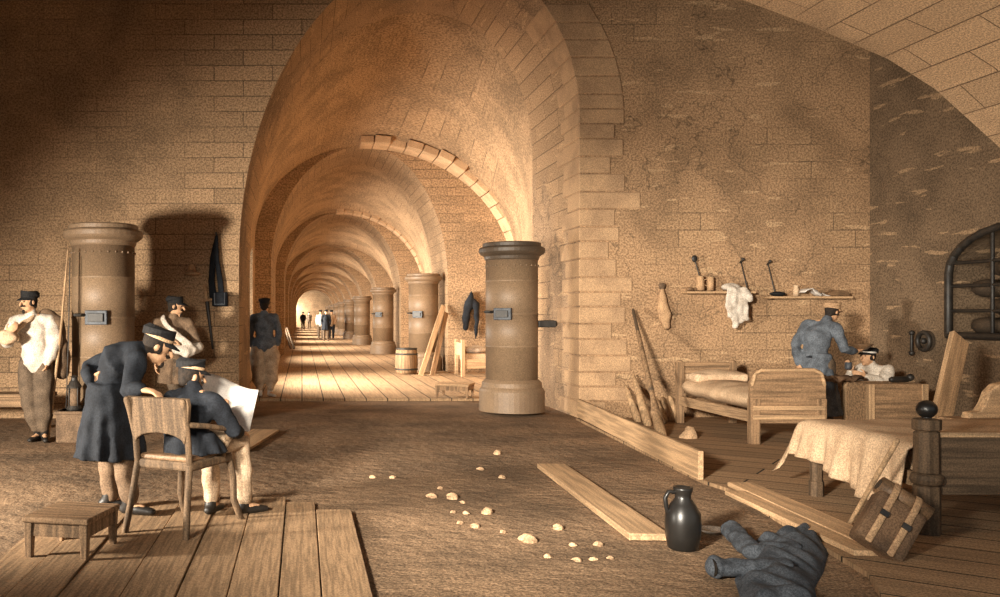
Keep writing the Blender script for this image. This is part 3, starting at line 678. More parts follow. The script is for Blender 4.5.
# J: seated man behind the storage box
pJ, gJ = person('person', 'person in white shirt and dark cap sitting low behind the storage box, drinking', (7.16, 11.3, .03), D(
    pelvis=(.02, .0, .34), chest=(.02, -.02, .62), neck=(-.03, -.03, .78), head=(-.08, -.04, .90), face=(-.9, -.3, .05),
    shR=(-.05, .15, .74), elR=(-.2, .08, .60), wrR=(-.30, -.05, .72), hdR=(-.5, -.2, .5), pnR=(0, 0, 1), thR=(0, -1, 0),
    shL=(.08, -.18, .74), elL=(-.02, -.27, .56), wrL=(-.22, -.22, .66), hdL=(-.8, 0, .3), pnL=(0, 1, 0), thL=(0, 0, 1),
    hipR=(.0, .1, .34), knR=(-.26, .12, .42), anR=(-.22, .12, .09), toeR=(-1, 0, 0), hipL=(.0, -.1, .34), knL=(-.26, -.05, .42), anL=(-.22, -.06, .09), toeL=(-1, 0, 0)),
    coat='white', sleeve='full', trousers='grey', band='paper', s=.95, beard=False)
o = MB().lathe([(.16, 0), (.16, .3), (.15, .33)], 20).build('low_keg', 'woodd', None, (7.20, 11.33, .03)); tag(o, 'low dark keg under the man sitting behind the storage box', 'keg')
m = MB().lathe([(.02, 0), (.05, .012), (.12, .07), (.125, .075), (.11, .07), (.04, .02)], 24).build('bowl', 'leather', None, (6.83, 10.97, 1.02), smooth=True); tag(m, 'shallow brown bowl held out by the person in the blue-grey coat', 'bowl')
m = MB().lathe([(.035, 0), (.04, .01), (.042, .09), (.036, .092), (.034, .02)], 16).build('cup', 'blue', None, (6.81, 11.22, .77), smooth=True); tag(m, 'small metal cup held at the mouth of the seated drinker', 'cup')

# ---------------------------------------------------------------- armchair parts (local frame: +y forward)
def bar(mb, pts, w, h=None, side=(1, 0, 0), n=10): mb.tube(pts, [(w, h or w)]*len(pts), n, side)
hw = .21
for sx in (-1, 1):
    m = MB(); bar(m, [(sx*.24, -.34, .0), (sx*.22, -.30, .2), (sx*.205, -.25, .45)], .022, .024); m.build('leg', 'chair', CH, smooth=True)
    m = MB(); bar(m, [(sx*.205, .23, .43), (sx*.215, .27, .3), (sx*.22, .27, .15), (sx*.235, .34, .0)], .024, .024); m.build('leg', 'chair', CH, smooth=True)
    m = MB(); bar(m, [(sx*.205, -.25, .45), (sx*.205, -.27, .62), (sx*.215, -.32, .80), (sx*.22, -.35, .87)], .022, .02); m.build('back_post', 'chair', CH, smooth=True)
    m = MB(); bar(m, [(sx*.212, -.29, .72), (sx*.25, -.14, .70), (sx*.27, .04, .665), (sx*.265, .17, .66), (sx*.255, .21, .62), (sx*.25, .18, .58), (sx*.25, .14, .585), (sx*.25, .15, .615)], .019, .019)
    bar(m, [(sx*.252, .19, .60), (sx*.235, .12, .52), (sx*.21, .14, .45)], .02, .02); m.build('armrest', 'chair', CH, smooth=True)
m = MB(); m.box((0, -.01, .445), (.46, .50, .06)); m.build('seat_frame', 'chair', CH, bevel=.015)
m = MB(); m.box((0, -.01, .485), (.42, .46, .04)); m.build('seat', 'leather', CH, bevel=.018)
m = MB()
poly = [(-.245, .90), (.245, .90), (.25, .85), (.215, .66)] + [(.19*math.cos(math.pi*k/8), .60+.07*math.sin(math.pi*k/8)) for k in range(0, 9)] + [(-.215, .66), (-.25, .85)]
m.prism(poly, -.02, .02, 'Y'); o = m.build('back_panel', 'chair', CH, bevel=.008); o.location = (0, -.315, 0); o.rotation_euler = (math.radians(9), 0, 0); o.location = (0, -.18, 0)
m = MB(); rows = []
for i in range(13):
    u_ = i/12; rows.append([(-.21+.42*u_, .035*math.sin(u_*4.5)+.05*v_*math.sin(u_*3), .34*(v_-.5)+.035*math.sin(u_*5)) for v_ in [j/10 for j in range(11)]])
for i in range(12):
    for j in range(10): m.quad([rows[i][j], rows[i+1][j], rows[i+1][j+1], rows[i][j+1]])
o = m.build('newspaper', 'paper', None, (-.55, 6.55, .83), rot=(math.radians(-28), math.radians(16), math.radians(8)), smooth=True, solid=.003); tag(o, 'white unfolded newspaper held up by the seated officer', 'newspaper')

# ---------------------------------------------------------------- stools
def stool(loc, rotz, w, d, h, label, mt='wood', thick=.035, group=None):
    t = thing('low_stool', label, 'stool', loc, rotz, group)
    m = MB(); m.box((0, 0, h-thick/2), (w, d, thick)); m.build('seat', mt, t, bevel=.008)
    m = MB()
    for sx in (-1, 1): m.box((sx*(w/2-.03), 0, h-.075), (.025, d-.08, .08))
    for sy in (-1, 1): m.box((0, sy*(d/2-.03), h-.075), (w-.08, .025, .08))
    m.build('apron', 'woodz', t, bevel=.004)
    for sx in (-1, 1):
        for sy in (-1, 1):
            x, y = sx*(w/2-.035), sy*(d/2-.035); m = MB(); m.rings([[(x-.026, y-.026, h-thick), (x+.026, y-.026, h-thick), (x+.026, y+.026, h-thick), (x-.026, y+.026, h-thick)], [(x-.018, y-.018, 0), (x+.018, y-.018, 0), (x+.018, y+.018, 0), (x-.018, y+.018, 0)]])
            m.build('leg', 'woodz', t, bevel=.004)
    return t
stool((-1.39, 5.45, .0), math.radians(-12), .42, .46, .27, 'low square wooden stool alone in the left foreground')
stool(P(455, 397, .045), math.radians(-22), .58, .55, .24, 'low pale square stool on the boards left of the large stove', 'woodl')
# barrel
t = thing('barrel', 'small open wooden barrel in front of the second round stove', 'barrel', P(406.5, 374, .045))
m = MB().lathe([(.23, 0), (.26, .1), (.272, .25), (.265, .42), (.245, .62), (.225, .62), (.23, .45), (.2, .4)], 28); m.build('staves', 'woodz', t, smooth=True)
for zz, rr in ((.12, .268), (.48, .267), (.60, .252)):
    m = MB().lathe([(rr, zz-.02), (rr+.006, zz), (rr, zz+.02)], 28); m.build('hoop', 'iron', t, smooth=True)
# ---------------------------------------------------------------- planks and poles
def plank(a, b, w, th, mat, label, name='plank', roll=0, group=None, cat='plank'):
    a, b = Vector(a), Vector(b); L_ = (b-a).length; m = MB(); m.box((L_/2, 0, 0), (L_, w, th))
    e = aim(a, b); q = e.to_quaternion() @ Matrix.Rotation(roll, 3, 'X').to_quaternion()
    o = m.build(name, mat, None, a, rot=q.to_euler(), bevel=.006); return tag(o, label, cat, group)
plank(KA+V3(.03, -.03, .17), KB+V3(.0, 0, .15), .045, .25, 'woodl', 'long pale plank set on edge along the boarded floor')
plank(P(551, 469)+V3(0, 0, .03), P(650, 542)+V3(0, 0, .03), .26, .045, 'woodl', 'loose pale plank lying on the dirt left of the jug')
plank(P(740, 491)+V3(0, 0, .055), P(888, 560)+V3(0, 0, .055), .20, .04, 'woodl', 'long board lying under the walking stick, nearer the bed')
plank(P(735, 499)+V3(0, 0, .05), P(868, 562)+V3(0, 0, .05), .16, .035, 'woodl', 'long board lying beside its twin, nearer the dropped coat')
plank(P(232, 452)+V3(0, 0, .02), P(266, 432)+V3(0, 0, .02), .34, .03, 'woodl', 'short board end lying on the dirt behind the seated officer')
plank((5.9, 8.45, .05), (6.72, 9.2, 1.22), .22, .05, 'woodl', 'pale board leaning behind the right bed', roll=1.1)
plank(P(421, 376, .045)+V3(0,0,.02), Q(443.5, 306, 22.2), .12, .05, 'woodl', 'left of two pale boards leaning against the wall beyond the barrel', roll=.6)
plank(P(430, 376, .045)+V3(.05, 0, 0), Q(446, 313, 22.2), .12, .05, 'wood', 'right of two pale boards leaning against the wall beyond the barrel', roll=.6)
def pole(pts, rad, mat, name, label, cat, group=None, n=10, loc=None):
    pts = [Vector(p) for p in pts]; a = pts[0]; m = MB(); m.tube([p-a for p in pts], rad, n)
    return tag(m.build(name, mat, None, a, smooth=True), label, cat, group)
pole([P(47, 440)+V3(.02, -.05, .01), Q(60, 340, 10.35), Q(68, 250, 10.45)], [.022, .016, .009], 'woodlz', 'fishing_rod', 'long thin pale rod leaning on the left stove', 'rod')
pole([Q(70, 258, 10.44), Q(68.5, 340, 10.44), Q(66, 408, 10.44)], [.006]*3, 'iron', 'cord', 'thin dark cord hanging beside the rod at the left stove', 'cord')
# walking stick on the right bed
pole([P(847, 531)+V3(0, 0, .02), Q(897, 441, 5.62)], [.014, .017], 'woodlz', 'walking_stick', 'pale walking stick leaning against the blanket of the right bed', 'stick')
# muskets and stakes stack by the right wall
t = thing('musket', 'tall musket leaning highest of the arms stacked against the right-hand wall', 'musket', P(668, 437)+V3(-.05, .1, .03))
b0 = t.location
def rel(p): return Vector(p)-b0
m = MB(); tip = rel(Q(633, 310, 12.4)); bot = V3(0, 0, .03)
m.tube([bot+(tip-bot)*.30, tip], [.034, .02], 10); m.build('barrel', 'stove_dark', t, smooth=True)
m = MB(); m.tube([bot, bot+(tip-bot)*.12, bot+(tip-bot)*.26, bot+(tip-bot)*.34, bot+(tip-bot)*.8], [(.035, .075), (.032, .065), (.028, .03), (.034, .036), (.026, .026)], 12, (0, 1, 0)); m.build('stock', 'woodz', t, smooth=True)
def stake(b_, t_, r, label, mat='woodlz'):
    return pole([b_, b_+(t_-b_)*.15, b_+(t_-b_)*.75, t_], [r*.8, r, r*.7, r*.15], mat, 'wooden_stake', label, 'stake', 'stakes in the arms stack')
stake(P(638, 424)+V3(0, 0, .04), Q(625.5, 385, 12.4), .055, 'short pointed stake, leftmost of the stack at the right-hand wall')
stake(P(648, 428)+V3(0, 0, .04), Q(633, 373, 12.3), .06, 'second pointed stake from the left in the stack, taller and pale')
stake(P(662, 440)+V3(0, 0, .05), Q(652, 404, 11.4), .065, 'short thick billet lying out in front of the stacked arms')
for i, (bx, by, tx, ty) in enumerate(((664, 425, 656, 400), (671, 424, 663, 399), (678, 424, 670, 398))):
    pole([P(bx, by)+V3(0, 0, .06), Q(tx, ty, 12.2)], [.05, .035], 'woodlz', 'musket_butt', ['short gunstock nearest the tall musket', 'short gunstock in the middle of three by the bed', 'short gunstock nearest the bed head'][i], 'gunstock', 'gunstocks beside the bed')
# leaning muskets far down the gallery on the left
for i, dx in enumerate((0, 3.5)):
    pole([P(293-dx, 349, .045)+V3(.05, 0, 0), Q(287-dx*.5, 328, 39)], [.05, .03], 'woodd', 'leaning_pole', ['dark pole leaning at the left side deep in the gallery, nearer the middle', 'dark pole leaning at the left side deep in the gallery, nearer the wall'][i], 'pole')

# ---------------------------------------------------------------- beds
# bed by the far wall
B1 = thing('wooden_bed', 'wooden bed with pale pillow and panelled footboard by the right-hand wall', 'bed', (4.92, 9.9, .03))
hh = .86
for sx in (0, 1):
    x = sx*.83
    m = MB(); m.box((x+(.05 if not sx else -.05), 0, .25), (.11, .08, .50)); m.build('leg', 'woodz', B1, bevel=.008)
m = MB()
poly = [(0, .23), (.83, .23), (.83, .68), (.81, .76), (.77, .81), (.70, .835), (.13, .835), (.06, .81), (.02, .76), (0, .68)]
m.prism(poly, -.03, .03, 'Y'); fb = m.build('footboard', 'wood', B1, bevel=.008)
m = MB(); m.box((.415, -.04, .30), (.79, .03, .05)); m.box((.415, -.04, .40), (.79, .03, .05)); m.tube([(.02, -.03, .66), (.05, -.03, .77), (.12, -.03, .815), (.70, -.03, .815), (.78, -.03, .77), (.81, -.03, .66)], .02, 8); m.build('rail_moulding', 'woodl', fb, bevel=.006)
hx0, hx1, hy = .0, .78, 1.94
for x in (hx0+.05, hx1-.04): 
    m = MB(); m.box((x, hy, .40), (.09, .08, .80)); m.ball((x, hy, .80), (.045, .04, .03)); m.build('leg', 'woodz', B1, bevel=.008)
m = MB(); m.box((.39, hy, .57), (.72, .03, .36)); m.box((.39, hy, .775), (.74, .06, .05)); m.build('headboard', 'wood', B1, bevel=.008)
m = MB(); m.rings([[(.02, .02, .24), (.06, .02, .24), (.06, .02, .36), (.02, .02, .36)], [(.02, hy, .24), (.06, hy, .24), (.06, hy, .36), (.02, hy, .36)]]); m.build('side_rail', 'woody', B1)
m = MB(); m.rings([[(.77, .02, .24), (.81, .02, .24), (.81, .02, .36), (.77, .02, .36)], [(.72, hy, .24), (.76, hy, .24), (.76, hy, .36), (.72, hy, .36)]]); m.build('side_rail', 'woody', B1)
m = MB(); m.tube([(.41, .1, .46), (.40, 1.0, .47), (.39, hy-.08, .48)], [(.39, .13), (.38, .14), (.36, .13)], 24, (1, 0, 0)); m.build('mattress', 'sheet', B1, voxel=.02, disp=.02, dsc=4)
m = MB(); m.box((.40, hy-.28, .62), (.66, .36, .10)); m.ball((.4, hy-.28, .63), (.36, .2, .09)); m.build('pillow', 'pillow', B1, voxel=.02, sm=6, disp=.02, dsc=5)
# bed in the right foreground
BX, BY = 4.06, 5.85
B2 = thing('post_bed', 'wooden bed with ball-topped octagonal post and hanging pale blanket, right foreground', 'bed', (BX, BY, .03)); B2.scale = (1, 1, .94)
def octp(m, prof, c=(0, 0)): m.rings([[(c[0]+r_*math.cos(math.pi/8+math.pi*k/4), c[1]+r_*math.sin(math.pi/8+math.pi*k/4), z_) for k in range(8)] for r_, z_ in prof])
def bedpost(m, x, y):
    octp(m, [(.082, 0), (.082, .33), (.07, .335)], (x, y)); octp(m, [(.07, .42), (.078, .425), (.076, .70), (.062, .71), (.085, .72), (.085, .79), (.03, .80)], (x, y))
    m.lathe([(.07, .335), (.088, .35), (.098, .378), (.088, .41), (.07, .42)], 24, (x, y, 0))
m = MB(); bedpost(m, 0, 0); po = m.build('bedpost', 'woodd', B2, bevel=.004)
m = MB(); m.ball((0, 0, .86), .062, n=24); m.tube([(0, 0, .79), (0, 0, .82)], .03, 12); m.build('finial', 'black', po, smooth=True)
m = MB(); bedpost(m, 1.75, 0); po = m.build('bedpost', 'woodd', B2, bevel=.004)
m = MB(); m.ball((1.75, 0, .86), .062, n=24); m.build('finial', 'black', po, smooth=True)
m = MB(); m.box((.87, 0, .47), (1.72, .045, .40)); m.build('footboard', 'wooddx', B2, bevel=.006)
m = MB(); m.box((.87, 0, .685), (1.72, .07, .035)); m.build('top_rail', 'woodl', B2, bevel=.006)
for x in (-.02, 1.7):
    m = MB(); octp(m, [(.055, 0), (.055, .12), (.045, .13), (.05, .32)], (x, 1.22)); m.build('leg', 'woodd', B2)
m = MB(); m.box((0, .64, .36), (.05, 1.1, .10)); m.build('side_rail', 'woody', B2)
m = MB(); m.box((1.72, .64, .36), (.05, 1.1, .10)); m.build('side_rail', 'woody', B2)
m = MB(); m.box((.86, .72, .45), (1.66, 1.36, .20)); m.build('mattress', 'sheet', B2, voxel=.03, sm=6)
# blanket: top surface that falls over the left side and the far-left corner
m = MB(); nu, nv = 44, 48; grid = []
for j in range(nv+1):
    v_ = j/nv; y_ = .09+v_*1.42; row = []
    for i in range(nu+1):
        u_ = i/nu
        L_ = u_*2.35-.42                                # negative: hangs down on the left
        hang = max(0, -L_+.0)
        top = .555+.03*math.sin(v_*2.6)+.012*noise.noise(Vector((L_*3, y_*3, 0)))
        if L_ < 0:
            k = hang/.42; fold = .035*k*math.sin(y_*17)+.02*k*math.sin(y_*41+1)
            ln = .42*(.86+.14*math.sin(y_*3.1+.6)-.16*v_)
            x_ = -.07-.05*k-fold-.06*max(0, v_-.8)*5*k; z_ = top-.03-k*ln
        else:
            e = min(1, L_/.06); x_ = -.07+L_; z_ = top-.03*(1-e)**2
        over = max(0, y_-1.40)
        if over: z_ = max(z_-over*1.6, .14)
        row.append((x_, y_+(.03*(hang/.42)*max(0, v_-.75)*4), z_))
    grid.append(row)
for j in range(nv):
    for i in range(nu): m.quad([grid[j][i], grid[j][i+1], grid[j+1][i+1], grid[j+1][i]])
bl = m.build('blanket', 'sheet', None, (BX, BY, .03), smooth=True, solid=.012)
tag(bl, 'pale blanket draped over the right foreground bed, hanging in folds', 'blanket')
m = MB(); pts = [(1.32, .0), (1.34, .05), (1.42, .06), (1.46, .12), (1.50, .22), (1.56, .28), (1.66, .30), (2.2, .30), (2.2, 0)]
m.prism([(a-1.3, b) for a, b in pts], 0, .1, 'Y'); so = m.build('scrolled_board', 'woodl', None, (BX+1.38, BY+1.42, .60), bevel=.01); tag(so, 'pale scroll-edged wooden board standing behind the right foreground bed', 'board')
m = MB(); m.box((.45, .05, .3), (1.0, .3, .6)); so2 = m.build('low_chest', 'wood', None, (BX+1.33, BY+1.52, 0), bevel=.01); tag(so2, 'low wooden chest carrying the scrolled board at the right edge', 'chest')
so.location = (BX+1.38, BY+1.52, .6)
# gallery bed beyond the large stove
GB = thing('gallery_bed', 'small bed with pale bedding half hidden behind the large stove', 'bed', P(463, 377, .045))
m = MB()
m.box((0, 0, .42), (.09, .09, .84)); m.build('bedpost', 'woodlz', GB, bevel=.01)
m = MB(); m.box((.8, 0, .30), (1.6, .05, .22)); m.build('side_rail', 'woodl', GB, bevel=.01)
m = MB(); m.box((.8, .4, .44), (1.5, .7, .18)); m.build('mattress', 'sheet', GB, voxel=.03, sm=5)
m = MB(); m.ball((.35, .4, .6), (.28, .3, .1)); m.build('pillow', 'white', GB, smooth=True, disp=.02)
m = MB(); m.box((0, .85, .42), (.08, .08, .84)); m.box((0, .42, .62), (.04, .84, .3)); m.build('headboard', 'woodl', GB, bevel=.01)

# trunk
T = thing('storage_box', 'wooden storage box on corner posts in front of the seated drinker', 'box', (6.60, 10.45, .03))
for y in (0, .46):
    m = MB(); m.box((.31, y, .37), (.6, .03, .5)); m.build('long_panel', 'wood', T, bevel=.006)
for x in (0, .61):
    m = MB(); m.box((x, .23, .37), (.03, .44, .5)); m.build('side_panel', 'wood', T, bevel=.006)
m = MB(); m.box((.31, .23, .60), (.58, .44, .03)); m.build('top', 'woodl', T, bevel=.006)
for x in (0, .62):
    for y in (0, .46):
        m = MB(); m.box((x, y, .31), (.07, .07, .62)); m.box((x, y, .1), (.09, .09, .04)); m.build('leg', 'woodlz', T, bevel=.008)
m = MB(); rows = [[(.52*i/12, .4*j/8, .02*math.sin(i*1.3+j)+.03*noise.noise(Vector((i*.5, j*.5, 0)))) for j in range(9)] for i in range(13)]
for i in range(12):
    for j in range(8): m.quad([rows[i][j], rows[i+1][j], rows[i+1][j+1], rows[i][j+1]])
o = m.build('folded_coat', 'hide', None, (6.22, 10.60, .69), rotz=.3, smooth=True, solid=.03); tag(o, 'dark rumpled garment spilling over the left edge of the storage box', 'garment')
m = MB(); m.tube([(0, 0, 0), (.22, .05, 0)], .035, 10); m.ball((.25, .05, .02), .045); o = m.build('bottle', 'iron', None, (7.0, 10.68, .685), smooth=True); tag(o, 'dark bottle lying on the storage box to the right of the drinker', 'bottle')

# ---------------------------------------------------------------- jug, plate, knapsack, coat on the floor
J_ = thing('stoneware_jug', 'tall black glazed jug standing on the dirt floor', 'jug', P(683, 549)); J_.scale = (1.05, 1.05, 1.02)
m = MB().lathe([(.075, 0), (.085, .01), (.098, .08), (.102, .16), (.098, .22), (.07, .275), (.046, .31), (.046, .335), (.055, .36), (.055, .378), (.043, .378), (.036, .33), (.05, .26)], 36); m.build('body', 'black', J_, smooth=True)
m = MB(); m.tube([(-.045, 0, .345), (-.085, 0, .35), (-.105, 0, .31), (-.098, 0, .25), (-.085, 0, .21)], .013, 10); m.build('handle', 'black', J_, smooth=True)
m = MB().lathe([(.05, 0), (.06, .005), (.095, .022), (.1, .026), (.092, .024), (.05, .01)], 32).build('plate', 'white', None, P(712, 533)+V3(0, 0, .003), smooth=True); tag(m, 'small pale round dish on the dirt beside the jug', 'plate')
K = thing('knapsack', 'hide-covered soldier knapsack with pale straps propped against the bedpost', 'knapsack', P(874, 563)+V3(.0, .0, .075), rot=(math.radians(-30), math.radians(34), math.radians(-22)))
m = MB(); m.box((0, 0, .17), (.29, .13, .34)); m.build('pack', 'hide', K, bevel=.03)
m = MB(); m.tube([(-.154, 0, .38), (-.150, 0, .38)], .035, 16, None, False); m.tube([(.150, 0, .38), (.154, 0, .38)], .035, 16, None, False); m.build('roll_end', 'iron', K)
m = MB(); m.tube([(-.15, 0, .38), (.15, 0, .38)], .055, 20, None, False); m.build('bedroll', 'leather', K, smooth=True)
for x in (-.07, .06):
    m = MB(); m.tube([(x, -.068, .0), (x, -.071, .15), (x, -.069, .32), (x, -.06, .38), (x, -.04, .425), (x, .0, .442), (x, .04, .425), (x, .06, .38)], [(.02, .006)]*8, 10, (1, 0, 0)); st = m.build('strap', 'strap', K, smooth=True)
    m = MB(); m.box((x, -.08, .2), (.05, .012, .035)); m.build('buckle', 'iron', st, bevel=.003)
# dropped coat
cb = P(768, 578)
G = thing('dropped_coat', 'blue-grey military coat lying crumpled on the dirt floor', 'coat', cb)
def loc(px, py, z=0.07): return P(px, py, z)-cb
outl = [(752, 548), (776, 538), (800, 533), (818, 539), (827, 553), (822, 572), (813, 588), (818, 612), (752, 612), (741, 596), (736, 580), (746, 572), (760, 562)]
op = [tuple(P(a, b).xy - cb.xy) for a, b in outl]
def edge_dist(x, y):
    ins = False; dm = 9
    for (x1, y1), (x2, y2) in zip(op, op[1:]+op[:1]):
        if (y1 > y) != (y2 > y) and x < (x2-x1)*(y-y1)/(y2-y1)+x1: ins = not ins
        L2 = (x2-x1)**2+(y2-y1)**2; t = max(0, min(1, ((x-x1)*(x2-x1)+(y-y1)*(y2-y1))/L2)); dm = min(dm, math.hypot(x-x1-t*(x2-x1), y-y1-t*(y2-y1)))
    return dm if ins else -dm
gx0, gx1, gy0, gy1 = min(a for a, b in op)-.04, max(a for a, b in op)+.04, min(b for a, b in op)-.04, max(b for a, b in op)+.04
ctr = P(835, 532).xy-cb.xy; st_ = .012; nx_, ny_ = int((gx1-gx0)/st_), int((gy1-gy0)/st_); hf = {}
for a in range(nx_+1):
    for b in range(ny_+1):
        x, y = gx0+a*st_, gy0+b*st_; d_ = edge_dist(x, y); w_ = noise.noise(Vector((x*4, y*4, 0)))
        if d_ < -.012: hf[a, b] = (x, y, -.03); continue
        an_ = math.atan2(y-ctr.y, x-ctr.x); rr = math.hypot(x-ctr.x, y-ctr.y)
        base = .085*(1-math.exp(-max(0, d_+.01)/.035))
        hf[a, b] = (x, y, -.004+base+min(1, max(0, d_)/.04)*(.021*math.sin(an_*21+w_*3.2)*min(1, rr/.15)+.03*w_+.012*math.sin(rr*26+w_*4)))
m = MB()
for a in range(nx_):
    for b in range(ny_):
        q = [hf[a, b], hf[a+1, b], hf[a+1, b+1], hf[a, b+1]]
        if max(v[2] for v in q) > -.02: m.quad(q)
m.build('coat_body', 'coatcloth', G, smooth=True)
def flat_sleeve(pts, w_):
    m = MB(); m.tube([loc(a, b, z_) for a, b, z_ in pts], [(.030+.006*k, ww) for k, ww in enumerate(w_)], 20, (0, 0, 1))
    e = loc(*pts[-1]); d_ = (e-loc(*pts[-2])).normalized()
    m.tube([e-d_*.01, e+d_*.02], [(.058, w_[-1]*1.16)]*2, 20, (0, 0, 1), False)
    m.build('sleeve', 'coatcloth', G, voxel=.011, sm=2, disp=.022, dsc=10)
    m = MB(); m.tube([e+d_*.018, e+d_*.026], [(.046, w_[-1]*1.0)]*2, 20, (0, 0, 1), False); m.build('cuff_lining', 'hair', G)
flat_sleeve([(790, 545, .08), (768, 550, .075), (752, 552, .06), (741, 541, .055), (733, 530, .055)], [.075, .072, .066, .064, .066])
flat_sleeve([(785, 563, .08), (762, 566, .07), (742, 567, .06), (728, 569, .055), (717, 568, .058)], [.085, .080, .074, .070, .074])

# ---------------------------------------------------------------- rubble
def rock(px, py, r, label, flat=.6):
    m = MB(); m.ball((0, 0, 0), (r, r*.8, r*flat), n=10); o = m.build('stone', 'rock', None, P(px, py)+V3(0, 0, r*flat*.45), rotz=random.random()*6, disp=r*.7, dsc=.9/r); tag(o, label, 'stone', 'rubble scattered on the dirt floor')
rock(688, 440, .125, 'large round pale stone beside the stacked arms and the bed', .9)
rock(527, 542, .062, 'largest stone of the rubble, in the middle foreground dirt')
rock(451, 498.5, .055, 'pale stone, biggest of the rubble heap at the centre of the floor')
rock(486, 513, .05, 'round pale stone at the right of the central rubble heap')
rock(557, 529, .042, 'pale stone lying alone left of the loose plank')
rock(496.5, 454, .05, 'farthest stone of the rubble, nearest the large stove')
RB = [(373.5, 478, .04, 'small pale stone, leftmost of the rubble'), (393, 478, .04, 'small pale stone just right of the leftmost rubble stone'),
 (480, 470, .045, 'flat pale stone below the farthest rubble stone'), (502, 478.5, .045, 'small stone at the right end of the far rubble'),
 (431, 497.5, .05, 'flat pale stone just left of the central heap'), (453, 513, .03, 'tiny stone under the biggest stone of the central heap'),
 (467, 514, .036, 'small dark-sided stone in the middle of the central heap'), (474, 527, .045, 'flat slab-like stone below the central heap'),
 (460, 524, .03, 'tiny flat chip left of the slab-like stone below the heap'), (574, 546, .034, 'small stone right of the largest rubble stone'),
 (598, 546, .04, 'oblong pale stone below the end of the loose plank'), (576, 561, .028, 'tiny stone, left of three in the nearest row'),
 (594, 560, .028, 'tiny stone, middle of three in the nearest row'), (610, 559, .028, 'tiny stone, rightmost of all the rubble'),
 (549, 558, .035, 'flat chip right below the largest rubble stone'), (503, 533, .026, 'tiny dark chip left of the largest rubble stone'),
 (462, 503, .03, 'tiny chip touching the right side of the biggest heap stone'), (440, 489, .03, 'tiny chip above the flat stone of the central heap')]
for a, b, r, lb in RB: rock(a, b, r*random.uniform(.85, 1.1), lb, .5)

# ---------------------------------------------------------------- things on the walls
WY = WALL_Y
def wallthing(px, py, dy=.0): return Q(px, py, WY-dy)
# shelves
def shelf(px0, px1, py, label, cords):
    a = wallthing(px0, py, .13); b = wallthing(px1, py, .13); t = thing('wall_shelf', label, 'shelf', ((a.x+b.x)/2, WY-.13, a.z), 0, 'plank shelves on the right-hand wall')
    w_ = b.x-a.x; m = MB(); m.box((0, 0, 0), (w_, .24, .03)); m.build('board', 'woodl', t, bevel=.006)
    for cx, tx, ty in cords:
        q = wallthing(tx, ty, .02)-t.location; e = wallthing(cx, py, .13)-t.location
        m = MB(); m.tube([q, e+V3(0, 0, .01)], .008, 6); m.build('hanging_cord', 'iron', t, smooth=True)
        m = MB(); m.tube([q+V3(0, .03, -.01), q+V3(0, -.05, .03)], [.014, .012], 8); m.ball(q+V3(0, -.06, .035), .022); m.build('nail', 'iron', t, smooth=True)
    return t
shelf(684, 752, 292.5, 'narrow wall shelf holding mugs and the hanging cloth', [(748, 741, 262)])
shelf(766, 848, 297.5, 'wall shelf with papers and a cup above the stooping person', [(776, 768, 264)])
m = MB().lathe([(.055, 0), (.062, .02), (.048, .17), (.05, .2), (.044, .2), (.04, .05)], 20).build('mug', 'strap', None, Vector((wallthing(700, 291, .13).x, WY-.13, wallthing(0, 290.5, .13).z)), smooth=True); tag(m, 'taller pale mug with a spoon on the left shelf', 'mug')
o = thing('mug', 'straight pale mug with handle beside the tall mug on the left shelf', 'mug', Vector((wallthing(710.5, 291, .13).x, WY-.13, wallthing(0, 290.5, .13).z)))
m = MB().lathe([(.045, 0), (.045, .19), (.04, .19), (.038, .03)], 20); m.build('body', 'strap', o, smooth=True)
m = MB(); m.tube([(-.04, 0, .16), (-.09, 0, .15), (-.09, 0, .08), (-.04, 0, .06)], .009, 8); m.build('handle', 'strap', o, smooth=True)
m = MB(); m.tube([(0, 0, 0), (-.08, 0, .27)], .009, 8); m.ball((-.09, 0, .31), (.042, .02, .05)); m = m.build('spoon', 'iron', None, wallthing(701, 281, .13), smooth=True); tag(m, 'dark spoon sticking up out of the taller mug', 'spoon')
m = MB(); m.ball((0, 0, .02), (.06, .05, .03)); m.ball((.08, 0, .02), (.05, .04, .025)); m = m.build('bread_crust', 'leather', None, wallthing(690, 290.5, .13), voxel=.01); tag(m, 'small dark lump at the left end of the left shelf', 'food')
# cloth hanging over the first shelf
cl = wallthing(733, 290.5, .13)
m = MB()
for k, (x0, ln, ww) in enumerate(((-.13, .35, .05), (-.06, .50, .055), (.02, .44, .05), (.09, .40, .045), (.15, .14, .05))):
    m.tube([(x0*.5, .02, .03), (x0*.8, -.125, .02), (x0*.9, -.15, -.05), (x0, -.16, -ln*.6), (x0+.02, -.155, -ln)], [(ww, .025)]*3+[(ww, .03), (ww*.8, .02)], 12, (1, 0, 0))
m.ball((-.03, -.02, .05), (.13, .1, .05))
m = m.build('cloth', 'white', None, cl, voxel=.012, sm=2, disp=.02, dsc=12); tag(m, 'pale cloth hanging in folds from the left wall shelf', 'cloth')
